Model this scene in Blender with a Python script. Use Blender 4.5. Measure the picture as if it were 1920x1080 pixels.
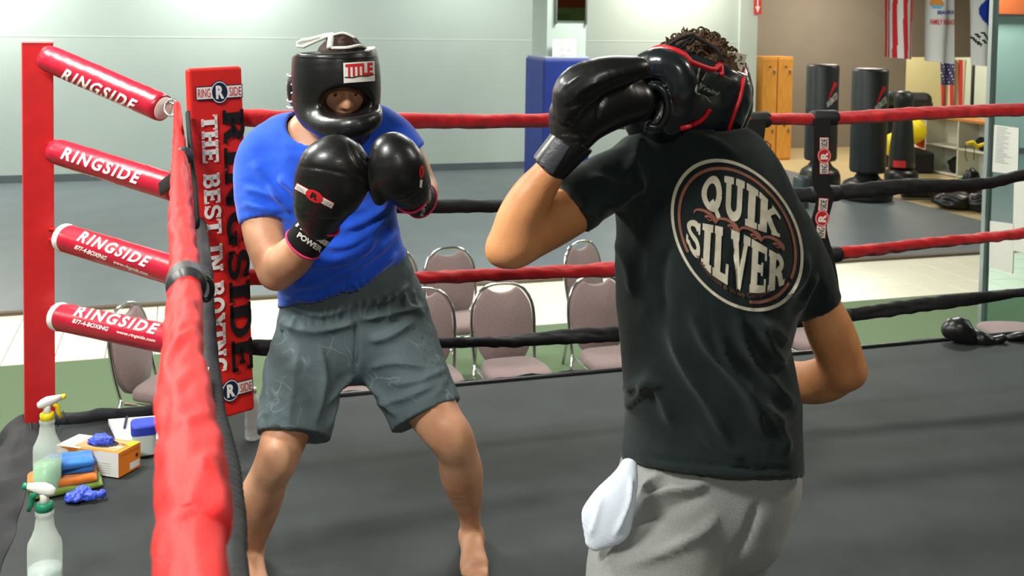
import bpy, bmesh, math, random
import numpy as np
from mathutils import Vector, Matrix, noise
from mathutils.bvhtree import BVHTree
random.seed(7)
rng = np.random.default_rng(7)
R_ = math.radians
sc = bpy.context.scene
for o in list(bpy.data.objects): bpy.data.objects.remove(o)
C = sc.collection

# ------------------------------------------------------------------ camera
F = 2000.0                 # focal length in pixels of a 1920 wide frame
PY = 130.0                 # row of the principal point (the photograph is a shifted crop)
TP, ROLL, CZ = 0.05, 0.0158, 1.8
cam_d = bpy.data.cameras.new('camera'); cam = bpy.data.objects.new('camera', cam_d); C.objects.link(cam)
cam.location = (0, 0, CZ)
CR = Matrix.Rotation(R_(90) - math.atan(TP), 4, 'X') @ Matrix.Rotation(ROLL, 4, 'Z')
cam.rotation_euler = CR.to_euler()
cam_d.sensor_width = 36; cam_d.lens = F / 1920 * 36
cam_d.shift_y = -(540 - PY) / 1920
cam_d.clip_start = 0.05; cam_d.clip_end = 200
cam_d.dof.use_dof = True; cam_d.dof.focus_distance = 3.3; cam_d.dof.aperture_fstop = 6.5
sc.camera = cam
# ------------------------------------------------------------------ exposure, world
sc.view_settings.view_transform = 'Standard'; sc.view_settings.look = 'None'
sc.view_settings.gamma = 1; sc.view_settings.use_curve_mapping = False
sc.view_settings.exposure = 0.0
w = bpy.data.worlds.new('world'); sc.world = w; w.use_nodes = True
w.node_tree.nodes['Background'].inputs[0].default_value = (0.80, 0.9, 0.88, 1)
w.node_tree.nodes['Background'].inputs[1].default_value = 0.08

def area(name, loc, sx, sy, power, col=(1, .97, .9), rot=(0, 0, 0)):
    d = bpy.data.lights.new(name, 'AREA'); d.shape = 'RECTANGLE'; d.size = sx; d.size_y = sy
    d.energy = power; d.color = col
    o = bpy.data.objects.new(name, d); o.location = loc; o.rotation_euler = rot; C.objects.link(o); return o

TH = R_(17.5)
U = Vector((math.cos(TH), math.sin(TH), 0)); V = Vector((-math.sin(TH), math.cos(TH), 0)); Zv = Vector((0, 0, 1))
FZ = -0.9                  # gym floor; the ring canvas is z = 0
CEIL = 3.35
COOL = (1, 1, .93); WARM = (1, .9, .76)
LIGHTS = []
def room(a, b, z=0): p = U * a + V * b; return Vector((p.x, p.y, z))     # room axes
# (a along the back wall, b towards it, power, colour): the tubes of the ceiling
for a, b, pw, col in ((-6.5, 13.6, 110, COOL), (-3.0, 16.95, 190, COOL), (-6.8, 16.95, 210, COOL), (0.8, 16.95, 130, COOL), (4.6, 16.6, 60, COOL), (-2.4, 9.5, 105, COOL),
                      (1.8, 9.3, 140, COOL), (-1.4, 4.6, 190, COOL), (-1.5, 1.6, 200, COOL), (2.2, 5.4, 70, COOL), (3.8, 2.0, 60, WARM),
                      (0.6, -2.4, 120, COOL), (6.0, 12.8, 150, COOL), (8.6, 17.0, 140, WARM), (12.6, 17.6, 190, WARM), (13.2, 13.2, 120, WARM), (16.4, 21.3, 260, WARM), (-5.0, 6.0, 100, COOL), (5.9, 7.6, 130, COOL)):
    LIGHTS.append((a, b))
    area('ceiling_tube_light', room(a, b, CEIL - .07), 1.15, .55, pw, col, (0, 0, TH))

# ------------------------------------------------------------------ pixel helpers
def ray(px, py):
    return (CR.to_3x3() @ Vector(((px - 960) / F, -(py - PY) / F, -1)))
CAM = Vector((0, 0, CZ))
def at(px, py, Y): d = ray(px, py); return CAM + d * (Y / d.y)
def onz(px, py, z=0.0): d = ray(px, py); return CAM + d * ((z - CZ) / d.z)
def onpl(px, py, p0, n): d = ray(px, py); return CAM + d * ((p0 - CAM).dot(n) / d.dot(n))
CRT = np.array(CR.to_3x3()).T
def proj(P):
    q = (np.asarray(P, dtype=float) - np.array(CAM)) @ CRT.T
    return 960 + F * q[..., 0] / -q[..., 2], PY - F * q[..., 1] / -q[..., 2]

# ------------------------------------------------------------------ materials
def lin(c):
    f = lambda v: v / 12.92 if v <= .04045 else ((v + .055) / 1.055) ** 2.4
    return tuple(f(v / 255) for v in c)
MATS = {}
def mat(name, rgb, rough=.6, spec=.5, metal=0, bump=0, bscale=60, var=0, vscale=6, rgb2=None, coat=0, sheen=0, trans=0, alpha=1, sss=0, stretch=None, kind='noise', emit=0, bdist=.004):
    if name in MATS: return MATS[name]
    m = bpy.data.materials.new(name); m.use_nodes = True; nt = m.node_tree; N = nt.nodes; L = nt.links
    b = N['Principled BSDF']; c = lin(rgb)
    b.inputs['Base Color'].default_value = (*c, 1); b.inputs['Roughness'].default_value = rough
    b.inputs['Specular IOR Level'].default_value = spec; b.inputs['Metallic'].default_value = metal
    b.inputs['Coat Weight'].default_value = coat; b.inputs['Coat Roughness'].default_value = .12
    b.inputs['Sheen Weight'].default_value = sheen; b.inputs['Transmission Weight'].default_value = trans
    b.inputs['Alpha'].default_value = alpha
    if sss: b.inputs['Subsurface Weight'].default_value = sss; b.inputs['Subsurface Radius'].default_value = (.012, .005, .003); b.inputs['Subsurface Scale'].default_value = 1
    if emit: b.inputs['Emission Color'].default_value = (*c, 1); b.inputs['Emission Strength'].default_value = emit
    if var or bump:
        tc = N.new('ShaderNodeTexCoord'); mp = N.new('ShaderNodeMapping'); L.new(tc.outputs['Object'], mp.inputs[0])
        if stretch: mp.inputs['Scale'].default_value = stretch
    if var or rgb2:
        n = N.new('ShaderNodeTexNoise'); n.inputs['Scale'].default_value = vscale; n.inputs['Detail'].default_value = 5
        L.new(mp.outputs[0], n.inputs['Vector'])
        r = N.new('ShaderNodeValToRGB'); L.new(n.outputs['Fac'], r.inputs[0])
        d = lin(rgb2) if rgb2 else tuple(v * (1 - var) for v in c)
        r.color_ramp.elements[0].position = .35; r.color_ramp.elements[1].position = .65
        r.color_ramp.elements[0].color = (*d, 1); r.color_ramp.elements[1].color = (*c, 1)
        L.new(r.outputs[0], b.inputs['Base Color'])
    if bump:
        if kind == 'weave':
            n = N.new('ShaderNodeTexWave'); n.inputs['Distortion'].default_value = 3
        elif kind == 'voronoi': n = N.new('ShaderNodeTexVoronoi')
        else: n = N.new('ShaderNodeTexNoise'); n.inputs['Detail'].default_value = 4
        n.inputs['Scale'].default_value = bscale; L.new(mp.outputs[0], n.inputs['Vector'])
        bp = N.new('ShaderNodeBump'); bp.inputs['Strength'].default_value = bump; bp.inputs['Distance'].default_value = bdist
        L.new(n.outputs[0], bp.inputs['Height']); L.new(bp.outputs[0], b.inputs['Normal'])
    MATS[name] = m; return m

# ------------------------------------------------------------------ object helpers
WL = {}
def mk(name, Vs, Fs, m=None, parent=None, origin=None, smooth=False, mi=None, local=False):
    """one mesh object; Vs in world coordinates unless local"""
    Vs = np.asarray(Vs, dtype=np.float64).reshape(-1, 3)
    off = Vector((0, 0, 0))
    if parent is not None: off = WL[parent.name]
    elif origin is not None: off = Vector(origin)
    if not local: Vs = Vs - np.array(off)
    me = bpy.data.meshes.new(name)
    me.from_pydata(Vs.tolist(), [], [list(map(int, f)) for f in Fs] if not isinstance(Fs, np.ndarray) else Fs.tolist())
    if smooth: me.polygons.foreach_set('use_smooth', [True] * len(me.polygons))
    if m is not None:
        for q in (m if isinstance(m, (list, tuple)) else [m]): me.materials.append(q)
    if mi is not None: me.polygons.foreach_set('material_index', list(mi))
    me.update()
    o = bpy.data.objects.new(name, me); C.objects.link(o)
    if parent is not None: o.parent = parent; WL[o.name] = off
    else:
        o.location = off; WL[o.name] = off
    return o
def tag(o, label=None, cat=None, group=None, kind=None):
    if label: o['label'] = label
    if cat: o['category'] = cat
    if group: o['group'] = group
    if kind: o['kind'] = kind
    return o
def thing(name, label, cat, loc=(0, 0, 0), rz=0, group=None):
    o = bpy.data.objects.new(name, None); C.objects.link(o); o.empty_display_size = .1
    o.location = loc; o.rotation_euler = (0, 0, rz); WL[o.name] = Vector(loc)
    return tag(o, label, cat, group)
def copy_tree(o, parent=None):
    c = o.copy(); C.objects.link(c); c.parent = parent; WL[c.name] = WL[o.name].copy()
    for ch in list(o.children): copy_tree(ch, c)
    return c

class MB:
    """collects verts and faces"""
    def __init__(s): s.v = []; s.f = []; s.m = []
    def add(s, V_, F_, mi=0, M=None):
        k = len(s.v)
        for p in V_: s.v.append(tuple(M @ Vector(p)) if M is not None else tuple(p))
        for f in F_: s.f.append([k + i for i in f]); s.m.append(mi)
        return s
    def box(s, c, size, rz=0, bev=0, mi=0, M=None):
        x, y, z = (q / 2 for q in size)
        MM = Matrix.Translation(c) @ Matrix.Rotation(rz, 4, 'Z')
        if M is not None: MM = M @ MM
        if bev <= 0:
            V_ = [(-x, -y, -z), (x, -y, -z), (x, y, -z), (-x, y, -z), (-x, -y, z), (x, -y, z), (x, y, z), (-x, y, z)]
            return s.add(V_, [(0, 3, 2, 1), (4, 5, 6, 7), (0, 1, 5, 4), (1, 2, 6, 5), (2, 3, 7, 6), (3, 0, 4, 7)], mi, MM)
        bm = bmesh.new(); bmesh.ops.create_cube(bm, size=1)
        for v in bm.verts: v.co = Vector((v.co.x * 2 * x, v.co.y * 2 * y, v.co.z * 2 * z))
        bmesh.ops.bevel(bm, geom=bm.edges[:], offset=min(bev, x * .95, y * .95, z * .95), segments=3, affect='EDGES', profile=.5)
        bm.verts.index_update()
        s.add([v.co[:] for v in bm.verts], [[v.index for v in f.verts] for f in bm.faces], mi, MM); bm.free(); return s
    def quad(s, a, b, c, d, mi=0): return s.add([a, b, c, d], [(0, 1, 2, 3)], mi)
    def lathe(s, prof, c=(0, 0, 0), n=24, mi=0, M=None, sx=1, sy=1):
        V_ = []; F_ = []
        for r, z in prof:
            for i in range(n): t = 2 * math.pi * i / n; V_.append((r * sx * math.cos(t), r * sy * math.sin(t), z))
        for j in range(len(prof) - 1):
            for i in range(n): F_.append((j * n + i, j * n + (i + 1) % n, (j + 1) * n + (i + 1) % n, (j + 1) * n + i))
        F_.append(list(range(n))[::-1]); F_.append([(len(prof) - 1) * n + i for i in range(n)])
        MM = Matrix.Translation(c)
        if M is not None: MM = M @ MM
        return s.add(V_, F_, mi, MM)
    def tube(s, pts, r, n=12, mi=0, closed=False, flat=None, rf=None, cap=True):
        V_, F_ = tube(pts, r, n, closed, flat, rf, cap); return s.add(V_, F_, mi)
    def obj(s, name, m, parent=None, origin=None, smooth=False, local=False):
        return mk(name, s.v, s.f, m, parent, origin, smooth, s.m if isinstance(m, (list, tuple)) else None, local)

def crom(P, n):
    P = np.asarray(P, dtype=float); k = len(P)
    if k < 3 or n <= 1: 
        out = [P[0]]
        for i in range(k - 1):
            for j in range(1, n + 1): out.append(P[i] + (P[i + 1] - P[i]) * j / n)
        return np.array(out)
    E = np.vstack([2 * P[0] - P[1], P, 2 * P[-1] - P[-2]]); out = []
    for i in range(k - 1):
        a, b, c, d = E[i], E[i + 1], E[i + 2], E[i + 3]
        for j in range(n):
            t = j / n
            out.append(.5 * (2 * b + (c - a) * t + (2 * a - 5 * b + 4 * c - d) * t * t + (3 * b - a - 3 * c + d) * t ** 3))
    out.append(P[-1]); return np.array(out)
def frames(P, closed=False):
    P = [Vector(p) for p in P]; n = len(P); T = []
    for i in range(n):
        a = P[(i - 1) % n] if closed else P[max(i - 1, 0)]; b = P[(i + 1) % n] if closed else P[min(i + 1, n - 1)]
        t = (b - a); T.append(t.normalized() if t.length > 1e-9 else Vector((0, 0, 1)))
    up = Vector((0, 0, 1)) if abs(T[0].z) < .9 else Vector((0, 1, 0))
    A = []; a = (up - T[0] * up.dot(T[0])).normalized()
    for t in T:
        a = (a - t * a.dot(t)).normalized(); A.append((a, t.cross(a)))
    return P, T, A
def tube(pts, r, n=12, closed=False, flat=None, rf=None, cap=True):
    P, T, A = frames(pts, closed); V_ = []; F_ = []; s = 0
    rr = r if hasattr(r, '__len__') else [r] * len(P)
    for i, p in enumerate(P):
        if i: s += (P[i] - P[i - 1]).length
        a, b = A[i]
        for j in range(n):
            t = 2 * math.pi * j / n; q = rr[i] * (rf(s, t) if rf else 1)
            V_.append(tuple(p + a * (q * math.cos(t)) + b * (q * math.sin(t) * (flat or 1))))
    m = len(P)
    for i in range(m if closed else m - 1):
        for j in range(n):
            F_.append((i * n + j, i * n + (j + 1) % n, ((i + 1) % m) * n + (j + 1) % n, ((i + 1) % m) * n + j))
    if not closed and cap: F_.append(list(range(n))[::-1]); F_.append([(m - 1) * n + j for j in range(n)])
    return V_, F_

# ------------------------------------------------------------------ flat shapes, lettering, decals
def text2d(s, bold=0, shear=0, space=1.0):
    """built-in font -> (verts 2D normalised to x 0..1, y 0..1, faces)"""
    cu = bpy.data.curves.new('t', 'FONT'); cu.body = s; cu.offset = bold; cu.shear = shear; cu.space_character = space; cu.resolution_u = 3
    o = bpy.data.objects.new('t', cu); C.objects.link(o)
    dg = bpy.context.evaluated_depsgraph_get(); dg.update()
    me = bpy.data.meshes.new_from_object(o.evaluated_get(dg))
    v = np.array([tuple(q.co)[:2] for q in me.vertices]); f = [list(p.vertices) for p in me.polygons]
    bpy.data.objects.remove(o); bpy.data.meshes.remove(me); bpy.data.curves.remove(cu)
    lo = v.min(0); hi = v.max(0)
    return (v - lo) / (hi - lo), f
def arc(cx, cy, rx, ry, a0, a1, n=14):
    return [(cx + rx * math.cos(R_(a0 + (a1 - a0) * i / n)), cy + ry * math.sin(R_(a0 + (a1 - a0) * i / n))) for i in range(n + 1)]
def stroke2d(pts, t, tx=None):
    """thick polyline; t a width or (start,end)"""
    P = np.array(pts, dtype=float); n = len(P); V_ = []; F_ = []
    tt = np.linspace(t[0], t[1], n) if hasattr(t, '__len__') else np.full(n, t)
    for i in range(n):
        d = P[min(i + 1, n - 1)] - P[max(i - 1, 0)]; d /= (np.linalg.norm(d) + 1e-9); q = np.array((-d[1], d[0])) * tt[i] / 2
        if tx is not None: q = q * np.array((tx, 1))
        V_ += [P[i] + q, P[i] - q]
    for i in range(n - 1): F_.append([2 * i, 2 * i + 1, 2 * i + 3, 2 * i + 2])
    return np.array(V_), F_
def merge2d(L):
    V_ = []; F_ = []; k = 0
    for v, f in L: V_.append(np.asarray(v, dtype=float)); F_ += [[i + k for i in q] for q in f]; k += len(v)
    return np.vstack(V_), F_
def glyph(ch, S=.26, H=.14, slab=True):
    """slab serif capital in the box 0..w x 0..1 -> (verts, faces, w)"""
    L = []; w = .8
    def st(x, y0=0, y1=1, t=S): L.append(stroke2d([(x, y0), (x, y1)], t))
    def hb(x0, x1, y, t=H): L.append(stroke2d([(x0, y), (x1, y)], t))
    def sf(x, y, e=.2):
        if slab: hb(x - e, x + e, y)
    h = H / 2
    def dg(a, b, t=S): L.append(stroke2d([a, b], t))
    if ch == 'T': st(.4); hb(0, .8, 1 - h); sf(.4, h); dg((.04, 1), (.04, .72), .09); dg((.76, 1), (.76, .72), .09)
    elif ch == 'H':
        st(.2); st(.7); hb(.2, .7, .5); w = .9
        for x in (.2, .7): sf(x, h); sf(x, 1 - h)
    elif ch == 'E': st(.2); hb(0, .76, 1 - h); hb(0, .76, h); hb(.2, .55, .5); dg((.72, 1), (.72, .7), .09); dg((.72, 0), (.72, .3), .09); dg((.56, .36), (.56, .64), .09)
    elif ch in 'BRP':
        st(.2); sf(.17, h, .17); sf(.17, 1 - h, .17); hb(.2, .45, 1 - h); hb(.2, .45, .5)
        L.append(stroke2d(arc(.42, .735, .21, .2, 90, -90), .2))
        if ch == 'B': L.append(stroke2d(arc(.44, .29, .24, .225, 90, -90), .2)); hb(.2, .45, h)
        if ch == 'R': L.append(stroke2d([(.42, .5), (.55, .4), (.64, .1), (.8, h)], .22)); w = .86
    elif ch == 'S':
        L.append(stroke2d(arc(.38, .73, .25, .21, 10, 255) + arc(.38, .28, .27, .22, 90, -165), .19)); dg((.66, .98), (.66, .68), .09); dg((.08, .02), (.08, .36), .09); w = .74
    elif ch == 'I': st(.25); sf(.25, h, .25); sf(.25, 1 - h, .25); w = .5
    elif ch == 'N': st(.18, t=S * .75); st(.74, t=S * .75); dg((.16, .95), (.76, .05), .24); sf(.16, h, .17); sf(.12, 1 - h, .13); sf(.76, 1 - h, .18); w = .95
    elif ch in 'OQ':
        L.append(stroke2d(arc(.44, .5, .32, .41, 0, 360, 30), .22)); w = .88
        if ch == 'Q': dg((.45, .3), (.8, -.1), .18)
    elif ch == 'G':
        L.append(stroke2d(arc(.44, .5, .32, .41, 50, 330, 26), .22)); st(.7, .05, .42, .2); hb(.48, .86, .42, .12); dg((.7, .98), (.7, .68), .1); w = .88
    elif ch == 'D': st(.2); sf(.17, h, .17); sf(.17, 1 - h, .17); L.append(stroke2d([(.2, 1 - h), (.4, 1 - h)] + arc(.42, .5, .3, .5 - h, 90, -90, 16) + [(.2, h)], .2)); w = .84
    elif ch == 'X': dg((.14, .95), (.72, .05)); dg((.72, .95), (.14, .05), .17); 
    elif ch == 'K': st(.2); dg((.24, .42), (.7, .95), .16); dg((.36, .56), (.74, .05), .24); w = .9
    elif ch == 'L': st(.22); hb(0, .75, h); dg((.7, 0), (.7, .36), .13); sf(.22, 1 - h)
    elif ch == 'U': L.append(stroke2d([(.2, 1), (.2, .4)] + arc(.44, .34, .24, .25, 180, 360) + [(.68, 1)], .22)); sf(.2, 1 - h, .2); sf(.68, 1 - h, .18); w = .88
    elif ch == 'V': dg((.16, .98), (.44, .02), .26); dg((.74, .98), (.44, .02), .18); sf(.16, 1 - h, .2); sf(.74, 1 - h, .17); w = .9
    elif ch == ' ': return np.zeros((0, 2)), [], .45
    v, f = merge2d(L); v = v.copy()
    if ch == 'X' and slab:
        pass
    for k in (0, 1): pass
    if slab and ch in 'KX':
        hs = [(.16, 1), (.16, 0), (.72, 1), (.74, 0)]
        ex = [stroke2d([(x - .18, (1 - h) if y else h), (x + .18, (1 - h) if y else h)], H) for x, y in hs]
        v, f = merge2d([(v, f)] + ex)
    return v, f, w
def word2d(s, S=.26, H=.14, gap=.06):
    L = []; x = 0
    for ch in s:
        v, f, w_ = glyph(ch, S, H)
        if len(v): L.append((v + np.array((x, 0)), f))
        x += w_ + gap
    v, f = merge2d(L); v = v.copy(); v[:, 0] /= (x - gap); return v, f
def disc2d(cx, cy, rx, ry, n=36): return np.array(arc(cx, cy, rx, ry, 0, 360, n)[:-1]), [list(range(n))]
def rect2d(x0, y0, x1, y1): return np.array([(x0, y0), (x1, y0), (x1, y1), (x0, y1)], dtype=float), [[0, 1, 2, 3]]
def place2(vf, x0, y0, w_, h_): v, f = vf; return np.asarray(v) * np.array((w_, h_)) + np.array((x0, y0)), f
def slice2d(vf, step):
    """cut faces into small cells so that they can follow a curved surface"""
    v, f = vf; bm = bmesh.new(); vs = [bm.verts.new((p[0], p[1], 0)) for p in v]
    for q in f:
        try: bm.faces.new([vs[i] for i in q])
        except ValueError: pass
    lo = np.min(v, 0); hi = np.max(v, 0)
    for ax in (0, 1):
        x = lo[ax] + step
        while x < hi[ax]:
            co = [0, 0, 0]; no = [0, 0, 0]; co[ax] = x; no[ax] = 1
            bmesh.ops.bisect_plane(bm, geom=bm.verts[:] + bm.edges[:] + bm.faces[:], plane_co=co, plane_no=no, dist=1e-6); x += step
    bm.verts.index_update()
    V_ = np.array([(q.co.x, q.co.y) for q in bm.verts]); F_ = [[q.index for q in p.verts] for p in bm.faces]; bm.free()
    return V_, F_
def flatmap(vf, o, u, v_, n, off=.001):
    """2D -> world on a plane"""
    V2, F_ = vf; o, u, v_, n = (Vector(q) for q in (o, u, v_, n))
    V_ = [tuple(o + u * float(p[0]) + v_ * float(p[1]) + n * off) for p in V2]
    F2 = []
    for q in F_:
        if len(q) >= 3:
            nn = (Vector(V_[q[1]]) - Vector(V_[q[0]])).cross(Vector(V_[q[2]]) - Vector(V_[q[0]]))
            F2.append(q if nn.dot(n) >= 0 else q[::-1])
    return V_, F2
def bvh_of(*objs):
    V_ = []; F_ = []
    for o in objs:
        k = len(V_); off = WL[o.name]
        V_ += [v.co + off for v in o.data.vertices]; F_ += [[k + i for i in p.vertices] for p in o.data.polygons]
    return BVHTree.FromPolygons(V_, F_)
def drape(layers, o, u, v_, bvh, parent, name, step=6, off=.0015, lift=.0006):
    """layers [(shape2d, material)]: a print laid on the surface that lies behind pixels o + x*u + y*v"""
    V_ = []; F_ = []; mi = []; mats = []
    for k, (vf, m) in enumerate(layers):
        ln = max(math.hypot(*u), math.hypot(*v_)); vs, fs = slice2d(vf, step / ln)
        if m not in mats: mats.append(m)
        base = len(V_); ok = []
        for p in vs:
            px = o[0] + u[0] * p[0] + v_[0] * p[1]; py = o[1] + u[1] * p[0] + v_[1] * p[1]
            d = ray(px, py).normalized(); h = bvh.ray_cast(CAM, d)
            if h[0] is None or h[1].dot(-d) < .03: ok.append(False); V_.append((0, 0, 0))
            else: ok.append(True); V_.append(tuple(h[0] + h[1] * (off + lift * k) if h[1].dot(-d) > 0 else h[0]))
        for q in fs:
            if all(ok[i] for i in q):
                P = [Vector(V_[base + i]) for i in q]
                if max((P[i] - P[i - 1]).length for i in range(len(P))) > .05: continue
                F_.append([base + i for i in q]); mi.append(mats.index(m))
    used = sorted({i for q in F_ for i in q}); rm = {i: j for j, i in enumerate(used)}
    V_ = [V_[i] for i in used]; F2 = []
    for q in F_:
        q = [rm[i] for i in q]
        nn = (Vector(V_[q[1]]) - Vector(V_[q[0]])).cross(Vector(V_[q[2]]) - Vector(V_[q[0]]))
        F2.append(q if nn.dot(CAM - Vector(V_[q[0]])) > 0 else q[::-1])
    if not F2: print('EMPTY DRAPE', name); return None
    return mk(name, V_, F2, mats, parent, smooth=False, mi=mi)

# ------------------------------------------------------------------ distance-field sculpting
VD = np.array(ray(960, 400).normalized())
class Field:
    def __init__(s, lo, hi, h):
        s.lo = np.array(lo, float); s.h = h; s.n = np.ceil((np.array(hi) - s.lo) / h).astype(int) + 1
        s.D = np.full(s.n, 1.0, np.float32)
    def win(s, lo, hi):
        a = np.clip(np.floor((lo - s.lo) / s.h).astype(int), 0, s.n - 1); b = np.clip(np.ceil((hi - s.lo) / s.h).astype(int) + 1, 1, s.n)
        if (b <= a).any(): return None
        sl = tuple(slice(a[i], b[i]) for i in range(3))
        g = [s.lo[i] + np.arange(a[i], b[i]) * s.h for i in range(3)]
        return sl, np.stack(np.meshgrid(*g, indexing='ij'), -1).astype(np.float32)
    def comb(s, sl, d, k, op):
        A = s.D[sl]
        if op == 'add':
            if k > 0: h = np.clip(.5 + .5 * (A - d) / k, 0, 1); s.D[sl] = A * (1 - h) + d * h - k * h * (1 - h)
            else: s.D[sl] = np.minimum(A, d)
        else:
            if k > 0: h = np.clip(.5 - .5 * (A + d) / k, 0, 1); s.D[sl] = A * (1 - h) - d * h + k * h * (1 - h)
            else: s.D[sl] = np.maximum(A, -d)
    def ell(s, c, r, ax=None, k=.01, op='add'):
        c = np.array(c, float); r = np.array(r, float); R = r.max() + 2 * k + .02
        w_ = s.win(c - R, c + R)
        if w_ is None: return s
        sl, P = w_; Q = P - c
        if ax is not None: Q = Q @ np.array(ax, dtype=np.float32).T
        q = np.sqrt(((Q / r) ** 2).sum(-1)); q2 = np.sqrt(((Q / r ** 2) ** 2).sum(-1)) + 1e-6
        s.comb(sl, q * (q - 1) / q2, k, op); return s
    def tube(s, path, k=.012, n=4, op='add', flat0=False, flat1=False, px=True):
        """path (px,py,Y,halfwidth_px,halfdepth_m) or world (x,y,z,rw,rd) when px False"""
        S = []
        for q in path:
            if px: p = at(q[0], q[1], q[2]); S.append((p.x, p.y, p.z, q[3] * q[2] / F, q[4] if len(q) > 4 and q[4] else q[3] * q[2] / F))
            else: S.append(q)
        S = crom(S, n) if len(S) > 2 else np.array(S, float)
        S[:, 3:] = np.maximum(S[:, 3:], .004)
        R = S[:, 3:].max() + 2 * k + .02
        w_ = s.win(S[:, :3].min(0) - R, S[:, :3].max(0) + R)
        if w_ is None: return s
        sl, P = w_; best = np.full(P.shape[:3], 9., np.float32)
        T = np.gradient(S[:, :3], axis=0); T /= np.linalg.norm(T, axis=1)[:, None] + 1e-9
        for i in range(len(S) - 1):
            a, b = S[i, :3], S[i + 1, :3]; ab = b - a; l2 = ab @ ab + 1e-12; tn = ab / math.sqrt(l2)
            vd = a - np.array(CAM); vd /= np.linalg.norm(vd)
            W = np.cross(tn, vd); lw = np.linalg.norm(W)
            W = W / lw if lw > .05 else np.cross(tn, np.array((0, 0, 1.))); W /= np.linalg.norm(W) + 1e-9; Dp = np.cross(W, tn)
            Q = P - a; t = Q @ ab.astype(np.float32) / l2; tc = np.clip(t, 0, 1)
            rw = S[i, 3] + (S[i + 1, 3] - S[i, 3]) * tc; rd = S[i, 4] + (S[i + 1, 4] - S[i, 4]) * tc
            Q = Q - tc[..., None] * ab.astype(np.float32)
            x = Q @ W.astype(np.float32) / rw; y = Q @ Dp.astype(np.float32) / rd; z = Q @ tn.astype(np.float32) / np.minimum(rw, rd)
            q = np.sqrt(x * x + y * y + z * z); q2 = np.sqrt((x / rw) ** 2 + (y / rd) ** 2 + (z / np.minimum(rw, rd)) ** 2) + 1e-6
            best = np.minimum(best, q * (q - 1) / q2)
        if flat0: best = np.maximum(best, -((P - S[0, :3]) @ T[0].astype(np.float32)))
        if flat1: best = np.maximum(best, (P - S[-1, :3]) @ T[-1].astype(np.float32))
        s.comb(sl, best, k, op); return s
    def plane(s, p, n):
        """keep the side the normal points away from"""
        n = np.array(n, float); n /= np.linalg.norm(n); sl, P = s.win(s.lo, s.lo + s.n * s.h)
        s.D = np.maximum(s.D, ((P - np.array(p)) @ n.astype(np.float32))); return s
    def mesh(s, smooth=2):
        D = s.D; D[0] = D[-1] = 1; D[:, 0] = D[:, -1] = 1; D[:, :, 0] = D[:, :, -1] = 1
        I = D < 0; nx, ny, nz = D.shape
        c = [I[i:nx - 1 + i, j:ny - 1 + j, k:nz - 1 + k] for i in (0, 1) for j in (0, 1) for k in (0, 1)]
        act = np.logical_or.reduce(c) & ~np.logical_and.reduce(c)
        idx = np.full(act.shape, -1, np.int64); ci = np.argwhere(act); idx[act] = np.arange(len(ci))
        acc = np.zeros((len(ci), 3)); cnt = np.zeros(len(ci))
        offs = [(i, j, k) for i in (0, 1) for j in (0, 1) for k in (0, 1)]
        for a in offs:
            for ax in range(3):
                if a[ax]: continue
                b = list(a); b[ax] = 1
                va = D[ci[:, 0] + a[0], ci[:, 1] + a[1], ci[:, 2] + a[2]]; vb = D[ci[:, 0] + b[0], ci[:, 1] + b[1], ci[:, 2] + b[2]]
                m = (va < 0) != (vb < 0); t = np.where(m, va / (va - vb + 1e-12), 0)
                p = np.tile(np.array(a, float), (len(ci), 1)); p[:, ax] += t
                acc[m] += p[m]; cnt[m] += 1
        Vt = s.lo + (ci + acc / cnt[:, None]) * s.h
        quads = []
        for ax in range(3):
            o1, o2 = [(1, 2), (2, 0), (0, 1)][ax]
            sa = [slice(1, -1)] * 3; sb = [slice(1, -1)] * 3
            sa[ax] = slice(0, D.shape[ax] - 1); sb[ax] = slice(1, D.shape[ax])
            e = I[tuple(sa)] != I[tuple(sb)]; pos = np.argwhere(e)
            full = pos.copy(); full[:, o1] += 1; full[:, o2] += 1
            sgn = I[full[:, 0], full[:, 1], full[:, 2]]
            def g(d1, d2):
                q = full.copy(); q[:, o1] -= d1; q[:, o2] -= d2; return idx[q[:, 0], q[:, 1], q[:, 2]]
            Q = np.stack([g(1, 1), g(0, 1), g(0, 0), g(1, 0)], 1)
            Q[~sgn] = Q[~sgn][:, ::-1]; quads.append(Q)
        Q = np.vstack(quads); Q = Q[(Q >= 0).all(1)]
        for _ in range(smooth):
            A = np.zeros_like(Vt); n = np.zeros(len(Vt))
            for i in range(4):
                for j in ((i + 1) % 4, (i - 1) % 4):
                    np.add.at(A, Q[:, i], Vt[Q[:, j]]); np.add.at(n, Q[:, i], 1)
            Vt = Vt * .4 + (A / np.maximum(n, 1)[:, None]) * .6
        return Vt, Q
def vnormals(Vt, Q):
    N = np.cross(Vt[Q[:, 2]] - Vt[Q[:, 0]], Vt[Q[:, 3]] - Vt[Q[:, 1]]); A = np.zeros_like(Vt)
    for i in range(4): np.add.at(A, Q[:, i], N)
    return A / (np.linalg.norm(A, axis=1)[:, None] + 1e-12)
def polydist(x, y, pts):
    P = crom(pts, 6) if len(pts) > 2 else np.array(pts, float); best = np.full(len(x), 1e9); tt = np.zeros(len(x)); n = len(P) - 1
    for i in range(n):
        a, b = P[i], P[i + 1]; ab = b - a; l = ab @ ab + 1e-9
        t = np.clip(((x - a[0]) * ab[0] + (y - a[1]) * ab[1]) / l, 0, 1)
        d = np.hypot(x - a[0] - t * ab[0], y - a[1] - t * ab[1]); m = d < best; best[m] = d[m]; tt[m] = (i + t[m]) / n
    return best, tt
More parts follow.
